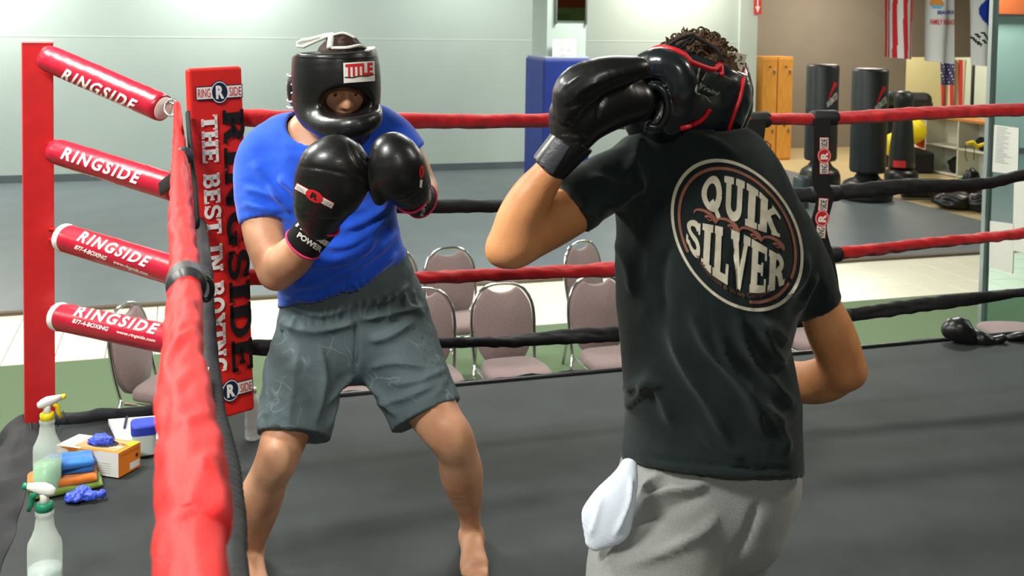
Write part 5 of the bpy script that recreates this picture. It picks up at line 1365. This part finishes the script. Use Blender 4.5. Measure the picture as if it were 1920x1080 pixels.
# white laces over the crown
mb = MB(); hb_ = bvh_of([o for o in bpy.data.objects if o.name.startswith('hair') and o.parent == pA][0])
def hp(x, y, l=.004, Y=3.33):
    h = hb_.ray_cast(CAM, ray(x, y).normalized()); return (h[0] + h[1] * l) if h[0] is not None else at(x, y, Y)
lace = lambda pts, r: mb.tube(crom([tuple(hp(x, y, .007)) for x, y in pts], 5), r, 8)
lace([(566, 76), (580, 74), (596, 70), (612, 66), (626, 68)], .0065); lace([(568, 88), (585, 80), (604, 72), (618, 70)], .006); lace([(622, 66), (623, 76), (621, 92)], .010)
lace([(626, 68), (645, 66), (664, 74)], .004); lace([(624, 92), (650, 92), (672, 88), (688, 92)], .005)
mb.tube([at(566, 76, 3.34), at(558, 80, 3.34), at(557, 86, 3.34), at(568, 88, 3.33)], .005, 8)
o = mb.obj('laces', mat('lace_white', (226, 226, 216), .8), hgA, smooth=True); o['kind'] = 'stuff'
mb = MB()
for y in (140, 156, 172, 188, 200): mb.tube([at(539, y, 3.46), at(545, y + 3, 3.38), at(552, y + 1, 3.36)], .0035, 6)
o = mb.obj('side_lacing', M['offwhite'], hgA, smooth=True); o['kind'] = 'stuff'

# gloves A
def glove_obj(label, prims, bx, parent, m, h=.0045, folds_=None, k=.012):
    lo, hi = box_of(*bx, pad=.02); f = Field(lo, hi, h)
    for p in prims:
        if isinstance(p, dict): f.tube(p['p'], k=p.get('k', k), flat0=p.get('f0', False), flat1=p.get('f1', False))
        else: f.tube(p, k=k)
    o = fobj('boxing_glove', f, m, parent, 1, (lambda V_, Q: folds(V_, Q, folds_)) if folds_ else None)
    if label: o['label'] = label
    return o
gA1 = glove_obj(None, [[(600, 420, 3.10, 36, .05), (603, 385, 3.07, 54, .066), (619, 345, 3.04, 68, .08), (628, 312, 3.03, 66, .08), (626, 300, 3.03, 52, .072)], [(655, 380, 3.06, 18), (672, 345, 3.03, 22), (668, 310, 3.02, 22)]],
                (530, 240, 715, 445, 2.88, 3.22), pA, M['leather'], folds_=[([(560, 312), (600, 316), (660, 330), (692, 350)], 3, -.003), ([(556, 398), (600, 412), (640, 412)], 3, -.003), ([(650, 262), (668, 300), (690, 330)], 4, -.004)])
bv = bvh_of(gA1)
bl_ = [(merge2d([rect2d(-1, -.3, 1, .3)]), M['inkred']), (rect2d(-.97, -.25, .97, .25), M['white']), (disc2d(0, 0, .44, .5), M['inkred']), (place2(text2d('R', .04), -.17, -.25, .36, .5), M['inkblack']), (place2(text2d('RING'), -.92, -.16, .42, .32), mat('ink_grey2', (150, 140, 140), .8)), (place2(text2d('SIDE'), .5, -.16, .42, .32), mat('ink_grey2', (150, 140, 140), .8))]
drape(bl_, (590, 367), (35, 19), (9, -19), bv, gA1, 'badge', step=3, off=.0015)
def cuff(parent, p0, p1, m, trim=None):
    lo, hi = box_of(min(p0[0], p1[0]) - 50, min(p0[1], p1[1]) - 50, max(p0[0], p1[0]) + 50, max(p0[1], p1[1]) + 50, min(p0[2], p1[2]) - .06, max(p0[2], p1[2]) + .06)
    f = Field(lo, hi, .004); f.tube([p0, p1], k=0, flat0=True, flat1=True, n=1); o = fobj('wrist_strap', f, m, parent, 1)
    if trim:
        a, b = at(*p0[:3]), at(*p1[:3]); t = (b - a).normalized()
        for c, w_, Y, dd in ((a, p0[3], p0[2], p0[4] if len(p0) > 4 and p0[4] else 0), (b, p1[3], p1[2], p1[4] if len(p1) > 4 and p1[4] else 0)):
            vd = (c - CAM).normalized(); wx = t.cross(vd).normalized(); dp = wx.cross(t); r = w_ * Y / F; r2 = dd or r
            P = [c + wx * (r * 1.0 * math.cos(q)) + dp * (r2 * 1.0 * math.sin(q)) for q in np.linspace(0, 2 * math.pi, 37)[:-1]]
            V_, F_ = tube(P, .0038, 8, closed=True); mk('trim', V_, F_, trim, o, smooth=True)
    return o
c1 = cuff(gA1, (604, 414, 3.10, 38, .046), (568, 458, 3.145, 37, .045), M['inkblack'], M['pink'])
bv = bvh_of(c1); drape([(place2(text2d('Princess', .05, .3), 0, .45, .95, .5), M['white']), (place2(text2d('POWER', .04, .1), .15, -.05, .7, .36), M['offwhite'])], (548, 436), (62, 42), (13, -28), bv, c1, 'print', step=3, off=.0015)
gA2 = glove_obj(None, [[(780, 368, 3.15, 30, .045), (766, 350, 3.10, 44, .06), (746, 318, 3.05, 54, .075), (740, 300, 3.04, 50, .07), (736, 290, 3.04, 44, .065)], [(712, 372, 3.06, 14), (704, 340, 3.03, 18), (706, 310, 3.02, 18)]],
                (675, 235, 822, 420, 2.9, 3.24), pA, M['leather'], folds_=[([(700, 262), (690, 300), (696, 350)], 4, -.003)])
bv = bvh_of(gA2); drape([(disc2d(0, 0, .5, .5), M['inkred']), (place2(text2d('R'), -.2, -.3, .4, .6), M['inkblack']), (rect2d(-.25, -1.2, .25, -.6), M['white'])], (790, 322), (9, 2), (2, -24), bv, gA2, 'badge', step=3, off=.0015)
c2 = cuff(gA2, (772, 366, 3.13, 34, .05), (790, 376, 3.21, 33, .046), M['inkblack'], M['pink'])
bv = bvh_of(c2); drape([(text2d('RINGSIDE', .02), M['offwhite'])], (794, 404), (14, -60), (-7, 0), bv, c2, 'print', step=3, off=.002)

# ------------------------------------------------------------------ B: dark shirt seen from behind
lo, hi = box_of(905, 55, 1640, 1080, 2.05, 2.9); lo[2] = -.03
fB = Field(lo, hi, .0095)
fB.tube([(1318, 270, 2.42, 50, .065), (1300, 320, 2.41, 118, .095), (1312, 400, 2.39, 148, .11), (1322, 500, 2.39, 150, .115), (1320, 600, 2.40, 142, .11), (1320, 700, 2.41, 138, .105), (1325, 800, 2.42, 132, .10), (1325, 880, 2.44, 128, .10)], k=.03)
fB.tube([(1335, 320, 2.42, 60, .065), (1332, 265, 2.43, 50, .062), (1318, 215, 2.44, 48, .06)], k=.02)
axB, sB, fwB, uB = axes((-.70, .66, -.22), (.18, 0, 1))
hcB = at(1300, 168, 2.46)
fB.ell(hcB, (.078, .100, .118), axB, k=.02)
def FB(s, f, u): return hcB + sB * s + fwB * f + uB * u
fB.ell(FB(0, .035, -.055), (.058, .07, .072), axB, k=.02)
for s in (-1, 1):
    fB.ell(FB(s * .031, .098, -.008), (.017, .014, .011), axB, k=.010, op='sub'); fB.ell(FB(s * .031, .085, -.008), (.0125, .0125, .0125), axB, k=.002)
    fB.ell(FB(s * .080, -.005, -.015), (.014, .022, .034), axB, k=.006)
fB.tube([W(FB(0, .094, 0), .008), W(FB(0, .108, -.022), .010), W(FB(0, .122, -.040), .0135)], k=.008, px=False)
fB.ell(FB(0, .100, -.072), (.024, .010, .0065), axB, k=.004); fB.ell(FB(0, .098, -.084), (.021, .010, .007), axB, k=.004)
fB.tube([(1180, 330, 2.38, 46), (1110, 372, 2.32, 46), (1040, 412, 2.27, 49), (985, 445, 2.23, 46), (962, 458, 2.22, 42)], k=.02)
fB.tube([(962, 458, 2.22, 43), (972, 418, 2.215, 45), (995, 372, 2.21, 41), (1025, 330, 2.21, 32), (1048, 300, 2.21, 28)], k=.02)
fB.ell(at(935, 470, 2.22), (.028, .03, .032), k=.02)
fB.ell(at(1095, 210, 2.22), (.05, .045, .05), k=.02)
fB.tube([(1455, 430, 2.40, 44), (1500, 500, 2.41, 40), (1530, 558, 2.42, 38), (1553, 612, 2.425, 45), (1570, 655, 2.43, 45), (1580, 688, 2.44, 42)], k=.02)
fB.tube([(1580, 690, 2.44, 41), (1545, 712, 2.50, 42), (1495, 716, 2.58, 38), (1440, 690, 2.66, 28), (1410, 670, 2.72, 24)], k=.015)
fB.ell(at(1600, 700, 2.44), (.026, .028, .03), k=.018)
fB.ell(at(1375, 650, 2.78), (.045, .05, .045), k=.02)
hl, hr = at(1275, 890, 2.42), at(1405, 910, 2.50)
kl = Vector((.235, 2.24, .47)); kr = Vector((.50, 2.62, .45)); al = Vector((.33, 2.47, .085)); ar = Vector((.62, 2.86, .085))
fB.tube([W(hl, .10), W(hl.lerp(kl, .5), .082), W(kl, .056), W(kl.lerp(al, .35) + Vector((.015, .01, 0)), .052), W(al, .033)], k=.02, px=False)
fB.tube([W(hr, .085), W(hr.lerp(kr, .5), .075), W(kr, .056), W(kr.lerp(ar, .35) + Vector((.015, .01, 0)), .052), W(ar, .033)], k=.02, px=False)
d1, s1 = foot(fB, al, (-.75, .65, 0)); d2, s2 = foot(fB, ar, (-.35, .95, 0)); toes(fB, al, d1, s1, -1); toes(fB, ar, d2, s2, 1)
pB = fobj('person', fB, M['skinB'], None, 1, origin=(.40, 2.45, 0))
tag(pB, 'person in a dark printed t-shirt and grey sweatpants seen from behind, left glove raised', 'person')

lo, hi = box_of(1010, 225, 1600, 920, 2.15, 2.65); f = Field(lo, hi, .0075)
f.tube([(1318, 262, 2.42, 58, .075), (1300, 300, 2.41, 128, .105), (1308, 350, 2.39, 158, .125), (1320, 420, 2.385, 166, .135), (1325, 500, 2.385, 172, .138), (1324, 580, 2.39, 168, .132), (1322, 650, 2.40, 160, .128), (1331, 720, 2.40, 163, .128), (1336, 800, 2.41, 166, .138), (1333, 880, 2.41, 173, .155), (1333, 930, 2.42, 174, .16)], k=.02)
f.tube([(1235, 300, 2.39, 56), (1180, 325, 2.36, 58), (1125, 350, 2.32, 56), (1070, 386, 2.28, 58)], k=.05, flat1=True)
f.tube([(1400, 370, 2.39, 70), (1455, 430, 2.40, 64), (1500, 500, 2.41, 57), (1536, 574, 2.42, 46)], k=.05, flat1=True)
Din = f.D.copy()
p1, p2 = at(1153, 868, 2.36), at(1506, 894, 2.36); ln = (p2 - p1).normalized(); hn = ln.cross(Vector((0, 1, -.27))).normalized(); hn = -hn if hn.z > 0 else hn; f.plane(p1, hn)
f.ell(at(1338, 240, 2.42), (.068, .085, .045), axes((.2, 1, -.25))[0], k=.006, op='sub')
f.D = np.maximum(f.D, -(Din + .015))
FBs = [([(1290, 570), (1330, 650), (1400, 740), (1440, 830)], 9, .011), ([(1250, 600), (1280, 680), (1330, 760), (1380, 860)], 11, .010), ([(1380, 585), (1400, 650), (1450, 720), (1490, 760)], 8, .012), ([(1420, 590), (1440, 640), (1475, 690)], 7, .011), ([(1340, 600), (1370, 680), (1430, 760), (1485, 800)], 8, .011),
       ([(1200, 700), (1240, 740), (1260, 800)], 12, .008), ([(1165, 735), (1210, 715), (1250, 722)], 7, .009), ([(1168, 770), (1200, 740), (1225, 700)], 6, .008), ([(1150, 440), (1180, 500), (1190, 560)], 10, .007),
       ([(1100, 330), (1150, 345), (1200, 340)], 9, .008), ([(1130, 390), (1170, 370), (1210, 330)], 8, .010), ([(1180, 290), (1200, 350), (1205, 420)], 9, .008), ([(1200, 250), (1190, 300), (1160, 340)], 7, .007), ([(1260, 450), (1240, 520), (1250, 600)], 10, -.007),
       ([(1480, 640), (1440, 610), (1400, 600)], 7, .009), ([(1470, 560), (1500, 520), (1510, 470)], 7, .009), ([(1490, 590), (1510, 545), (1530, 510)], 6, .008), ([(1160, 852), (1300, 868), (1420, 880), (1500, 876)], 3, -.004), ([(1300, 800), (1350, 840), (1400, 860)], 9, .006), ([(1430, 740), (1460, 800), (1480, 850)], 9, .008), ([(1270, 250), (1330, 262), (1390, 300)], 5, .004), ([(1060, 350), (1090, 385), (1120, 415)], 4, .004),
       ([(1385, 575), (1383, 520), (1375, 460)], 6, -.005)]
shB = fobj('shirt', f, M['bshirt'], pB, 1, lambda V_, Q: crease(ruffle(folds(V_, Q, [(a, b, c * 1.9) for a, b, c in FBs]), Q, .0035, 8, 14), Q, .0034, 6, 8, (2, 1, 1)))
# print on the back
cream = mat('print_cream', (206, 198, 178), .85, .2, var=.15, vscale=60); rust = mat('print_rust', (152, 98, 82), .85, .2, var=.2, vscale=60)
def ring2d(r0, r1, a0=0, a1=360, n=90):
    o_ = arc(0, 0, r1, r1, a0, a1, n); i_ = arc(0, 0, r0, r0, a0, a1, n); return np.array(o_ + i_), [[k, k + 1, n + 2 + k, n + 1 + k] for k in range(n)]
LY = [(ring2d(.955, 1.0), cream), (ring2d(.855, .895, -20, 215), rust), (ring2d(.855, .895, -75, -25), rust)]
def warp(word, x0, x1, top, bot, S=.30, H=.16):
    v, fc = word2d(word, S, H, .07); v, fc = slice2d((v, fc), .12); out = []
    for x, y in v:
        X = x0 + (x1 - x0) * x; t, b_ = top(X), bot(X); out.append((X, b_ + (t - b_) * y))
    return np.array(out), fc
circ = lambda X, r=.80: math.sqrt(max(.02, r * r - X * X))
LY.append((warp('QUIK', -.56, .62, lambda X: circ(X) * .97, lambda X: .20 - .02 * math.cos(X * 3)), cream))
LY.append((warp('SILVER', -.76, .74, lambda X: .02 + .05 * math.cos(X * 4) - .02, lambda X: -circ(X, .86) * .86), cream))
wv = []
for k in range(4):
    cx = -.50 + .34 * k; wv.append(stroke2d(arc(cx, .08, .15, .075, 190, -20, 14), (.015, .075))); wv.append(stroke2d([(cx + .07 - .055 * (1 - q / 12) * math.cos(q * .75), .07 + .04 * (1 - q / 12) * math.sin(q * .75)) for q in range(10)], (.03, .012)))
LY.append((merge2d(wv), rust))
arct = text2d('A Mountain & Wave Company', .01); v, fc = slice2d(arct, .04)
LY.append(((np.array([((.78 - .07 * (y)) * math.cos(R_(218 + 96 * x)), (.84 - .085 * y) * math.sin(R_(218 + 96 * x))) for x, y in v]), fc), mat('print_rust_dark', (96, 62, 54), .85)))
bv = bvh_of(shB)
drape(LY, (1382, 441), (124, 50), (6, -134), bv, shB, 'back_print', step=7, off=.0012, lift=.0003)
# sweatpants
lo, hi = box_of(1060, 840, 1540, 1080, 2.0, 3.0); lo[2] = .02; lo[0] = .05; hi[0] = .9; f = Field(lo, hi, .0095)
f.tube([(1332, 850, 2.43, 150, .12), (1326, 900, 2.43, 168, .14), (1318, 960, 2.43, 160, .145)], k=.02)
f.tube([(1288, 900, 2.42, 118, .125), (1240, 1000, 2.35, 128, .125), (1218, 1080, 2.28, 122, .115), (1195, 1200, 2.22, 100, .10)], k=.03)
f.tube([(1425, 915, 2.52, 78, .13), (1402, 990, 2.56, 66, .12), (1368, 1080, 2.62, 58, .105), (1345, 1160, 2.66, 56, .095)], k=.03)
f.tube([W(kl, .090), W(kl.lerp(al, .5), .078), W(al + Vector((0, 0, .03)), .055)], k=.03, px=False, flat1=True)
f.tube([W(kr, .088), W(kr.lerp(ar, .5), .078), W(ar + Vector((0, 0, .03)), .055)], k=.03, px=False, flat1=True)
Din = f.D.copy(); f.D = np.maximum(f.D, -(Din + .024)); f.plane(p1 + Vector((0, 0, .018)), -hn)
FP_ = [([(1190, 960), (1230, 930), (1290, 915), (1335, 900)], 8, .016), ([(1200, 930), (1225, 905), (1240, 885)], 6, .012), ([(1170, 1060), (1240, 1040), (1310, 1000), (1350, 960)], 9, .012), ([(1180, 985), (1250, 955), (1330, 925)], 10, -.010), ([(1425, 935), (1400, 1000), (1360, 1070)], 6, -.014), ([(1130, 1060), (1170, 1010), (1190, 960)], 8, .008), ([(1230, 880), (1215, 905), (1205, 940)], 5, .008)]
paB = fobj('sweatpants', f, M['sweat'], pB, 1, lambda V_, Q: ruffle(folds(V_, Q, [(a, b, c * 1.4) for a, b, c in FP_]), Q, .004, 8, 30))
lo, hi = box_of(1065, 860, 1210, 1055, 2.1, 2.4); f = Field(lo, hi, .004)
f.tube([(1180, 872, 2.27, 16, .014), (1170, 905, 2.25, 28, .018), (1150, 945, 2.235, 43, .022), (1132, 985, 2.23, 48, .02), (1112, 1020, 2.23, 18, .012)], k=.008)
fobj('pocket_lining', f, M['lining'], pB, 1, lambda V_, Q: folds(V_, Q, [([(1185, 890), (1178, 950), (1150, 1010)], 5, .008), ([(1190, 900), (1186, 940), (1165, 990)], 3, -.006), ([(1130, 920), (1118, 970), (1105, 1010)], 6, .004)]))

# head guard B
lo, hi = box_of(1170, 60, 1430, 300, 2.15, 2.72); f = Field(lo, hi, .0045)
f.ell(at(1294, 182, 2.455), (.124, .145, .130), axB, k=0)
f.plane(at(1290, 92, 2.38), Vector((.42, -.1, 1)))
f.tube([(1196, 130, 2.34, 26), (1232, 120, 2.30, 31), (1262, 130, 2.285, 33), (1276, 158, 2.285, 33), (1274, 195, 2.29, 32), (1258, 228, 2.30, 31), (1236, 250, 2.35, 24)], k=.012)
f.tube([(1196, 150, 2.36, 24), (1190, 200, 2.38, 30), (1204, 244, 2.40, 28)], k=.02)
f.ell(at(1216, 203, 2.24), (.030, .07, .046), k=.008, op='sub')
Pr = [(1226 + 24 * math.cos(t), 200 + 40 * math.sin(t), 2.262 + .0 * t, 8) for t in np.linspace(-2.0, 2.0, 14)]
f.tube(Pr, k=.003, n=1)
f.tube([(1388, 128, 2.50, 14, .03), (1395, 165, 2.48, 17, .035), (1392, 205, 2.47, 19, .035), (1381, 240, 2.46, 17, .03), (1368, 268, 2.45, 9, .02)], k=.004)
f.ell(hcB + uB * .01, (.086, .106, .160), axB, k=.004, op='sub')
f.ell(FB(0, .14, -.012), (.062, .10, .055), axB, k=.012, op='sub')
hgB = fobj('head_guard', f, M['leatherB'], pB, 1, lambda V_, Q: ruffle(V_, Q, .002, 30, 3))
bv = bvh_of(hgB)
lo, hi = box_of(1290, 120, 1405, 250, 2.3, 2.6); f = Field(lo, hi, .0035)
f.tube([(1322, 152, 2.312, 25, .008), (1350, 165, 2.332, 26, .008), (1380, 180, 2.37, 27, .010), (1390, 188, 2.40, 27, .010)], k=.003)
f.tube([(1350, 150, 2.355, 24, .010), (1354, 180, 2.358, 36, .010), (1362, 212, 2.375, 30, .010), (1368, 245, 2.40, 14, .010)], k=.006)
stB = fobj('rear_strap', f, M['strapB'], hgB, 1)
bs = bvh_of(stB, hgB)
piping('edge_piping', [(1216, 86), (1245, 86), (1275, 89), (1310, 92), (1335, 102), (1350, 122), (1352, 141)], bs, .0058, M['piping'], hgB, .002)
piping('edge_piping', [(1274, 240), (1298, 234), (1318, 222), (1331, 204)], bs, .0055, M['piping'], hgB, .002)
piping('edge_piping', [(1394, 126), (1392, 155), (1386, 185), (1376, 212), (1366, 240), (1361, 262)], bs, .0042, M['piping'], hgB, .002)
piping('seam', [(1312, 128), (1304, 172), (1318, 178), (1332, 192)], bs, .0022, mat('thread', (120, 126, 122), .7), hgB, .0015)
drape([(place2(text2d('Training', .02, .35), 0, 0, 1, 1), mat('print_silver', (168, 172, 160), .6))], (1311, 168), (50, 20), (2, -11), bvh_of(stB), stB, 'print', step=3, off=.002)
# laces on top, tab at the back
mb = MB()
for a in ([(1250, 88), (1275, 72), (1298, 66), (1302, 72), (1290, 84)], [(1262, 92), (1280, 80), (1300, 70), (1322, 80), (1345, 96), (1352, 118)], [(1272, 95), (1284, 84), (1292, 76)], [(1246, 90), (1262, 86), (1278, 88)]):
    mb.tube(crom([tuple(at(x, y, 2.36)) for x, y in a], 5), .0045, 8)
mb.obj('laces', M['inkblack'], hgB, smooth=True)['kind'] = 'stuff'
tb2 = [at(1364, 96, 2.40), at(1398, 102, 2.44), at(1390, 135, 2.43), at(1363, 129, 2.39)]
mb = MB(); mb.add(tb2 + [p + Vector((.006, .012, 0)) for p in tb2], [(0, 3, 2, 1), (4, 5, 6, 7), (0, 1, 5, 4), (1, 2, 6, 5), (2, 3, 7, 6), (3, 0, 4, 7)])
mb.obj('white_tab', mat('tab_cream', (222, 214, 194), .8, bump=.4, bscale=60), hgB)
# curly hair
lo, hi = box_of(1195, 50, 1410, 290, 2.2, 2.75); f = Field(lo, hi, .005)
f.ell(FB(0, -.006, .016), (.090, .110, .116), axB, k=0); f.plane(FB(0, .075, .02), fwB - uB * .5); f.plane(FB(0, 0, -.07), -uB)
f.tube([(1340, 190, 2.43, 40, .05), (1348, 235, 2.43, 32, .045), (1352, 262, 2.43, 12, .03)], k=.02)
hB = fobj('hair', f, M['hairB'], pB, 1, lambda V_, Q: ruffle(V_, Q, .009, 55, 6))
mb = MB(); bvb = bvh_of(hB)
for i in range(320):
    u_, v_ = random.random(), random.random(); d = (sB * random.uniform(-1, 1) + fwB * random.uniform(-1, .8) + uB * random.uniform(.35, 1.2)).normalized()
    h = bvb.ray_cast(hcB + d * .3, -d)
    if h[0] is None: continue
    n_ = h[1]; t = n_.cross(Vector((random.uniform(-1, 1), random.uniform(-1, 1), random.uniform(-1, 1)))).normalized(); q = n_.cross(t); rr = random.uniform(.004, .009)
    P = [h[0] + n_ * (.0 + rr * .6 + rr * math.sin(a)) + t * (rr * math.cos(a)) + q * (a * .0022) for a in np.linspace(-1.2, 4.2, 9)]
    mb.tube(P, [.0022, .002, .002, .002, .0018, .0018, .0015, .0012, .0008], 4)
o = mb.obj('curls', M['hairB'], hB, smooth=True); o['kind'] = 'stuff'

# gloves B
GF = [([(1040, 205), (1090, 195), (1140, 165), (1190, 140)], 4, -.006), ([(1055, 165), (1075, 150), (1100, 135)], 3, .003), ([(1075, 185), (1095, 165), (1130, 150)], 3, .003), ([(1120, 225), (1125, 195), (1140, 175)], 3, -.004), ([(1040, 250), (1080, 252), (1108, 268)], 3, -.004)]
gB = glove_obj(None, [{'p': [(1074, 250, 2.215, 42, .055), (1092, 210, 2.22, 60, .07), (1140, 192, 2.24, 54, .07), (1182, 188, 2.26, 44, .06)], 'k': .01}, {'p': [(1066, 205, 2.18, 30, .05), (1082, 168, 2.17, 42, .058), (1128, 142, 2.17, 36, .055), (1178, 132, 2.18, 28, .045), (1196, 128, 2.19, 20, .035)], 'k': .006}],
               (1010, 80, 1260, 310, 2.02, 2.40), pB, M['leather'], folds_=GF)
c3 = cuff(gB, (1080, 256, 2.21, 42, .048), (1026, 318, 2.215, 36, .042), M['leather'])
bv = bvh_of(c3); drape([(rect2d(0, 0, 1, 1), mat('velcro_grey', (56, 58, 64), .45, bump=.5, bscale=80))], (1008, 312), (28, 14), (32, -52), bv, c3, 'velcro_patch', step=5, off=.0015)
gB2 = glove_obj(None, [[(1412, 676, 2.72, 22, .04), (1380, 655, 2.78, 30, .055), (1345, 645, 2.86, 34, .065), (1325, 645, 2.92, 28, .055)]], (1270, 590, 1440, 720, 2.6, 3.02), pB, M['leather'])
cuff(gB2, (1412, 676, 2.72, 25, .04), (1440, 690, 2.66, 26, .04), M['leather'])

# ------------------------------------------------------------------ spare gloves on the canvas
def spare(label, prims, bx, loc, logo=None, cuffp=None):
    lo, hi = box_of(*bx, pad=.03); f = Field(lo, hi, .006)
    for p in prims: f.tube(p, k=.012)
    o = fobj('boxing_glove', f, M['leather'], None, 1, origin=loc); tag(o, label, 'boxing glove', 'spare boxing gloves on the canvas'); return o
def gy(py): return 3600 / (py - 42)
YS = 5.95
spare('left spare black boxing glove lying on the far edge of the ring canvas', [[(1783, 619, YS, 18, .055), (1795, 618, YS, 24, .07), (1812, 630, YS, 20, .06), (1820, 640, YS, 12, .04)], [(1800, 604, YS, 10), (1812, 606, YS, 8)]], (1755, 585, 1835, 660, YS - .15, YS + .15), onz(1795, 640))
spare('right spare black boxing glove with its cuff towards the mirror', [[(1828, 628, YS + .03, 13, .05), (1838, 636, YS, 17, .06), (1856, 642, YS, 13, .04), (1872, 637, YS, 9, .035), (1880, 634, YS, 8, .03)]], (1810, 600, 1895, 665, YS - .15, YS + .15), onz(1845, 650))
spare('third black boxing glove, cut off by the right edge of the picture', [[(1893, 634, 6.0, 7, .03), (1910, 630, 6.0, 9, .04), (1932, 630, 6.0, 10, .04)]], (1880, 610, 1945, 650, 5.85, 6.15), onz(1910, 640))
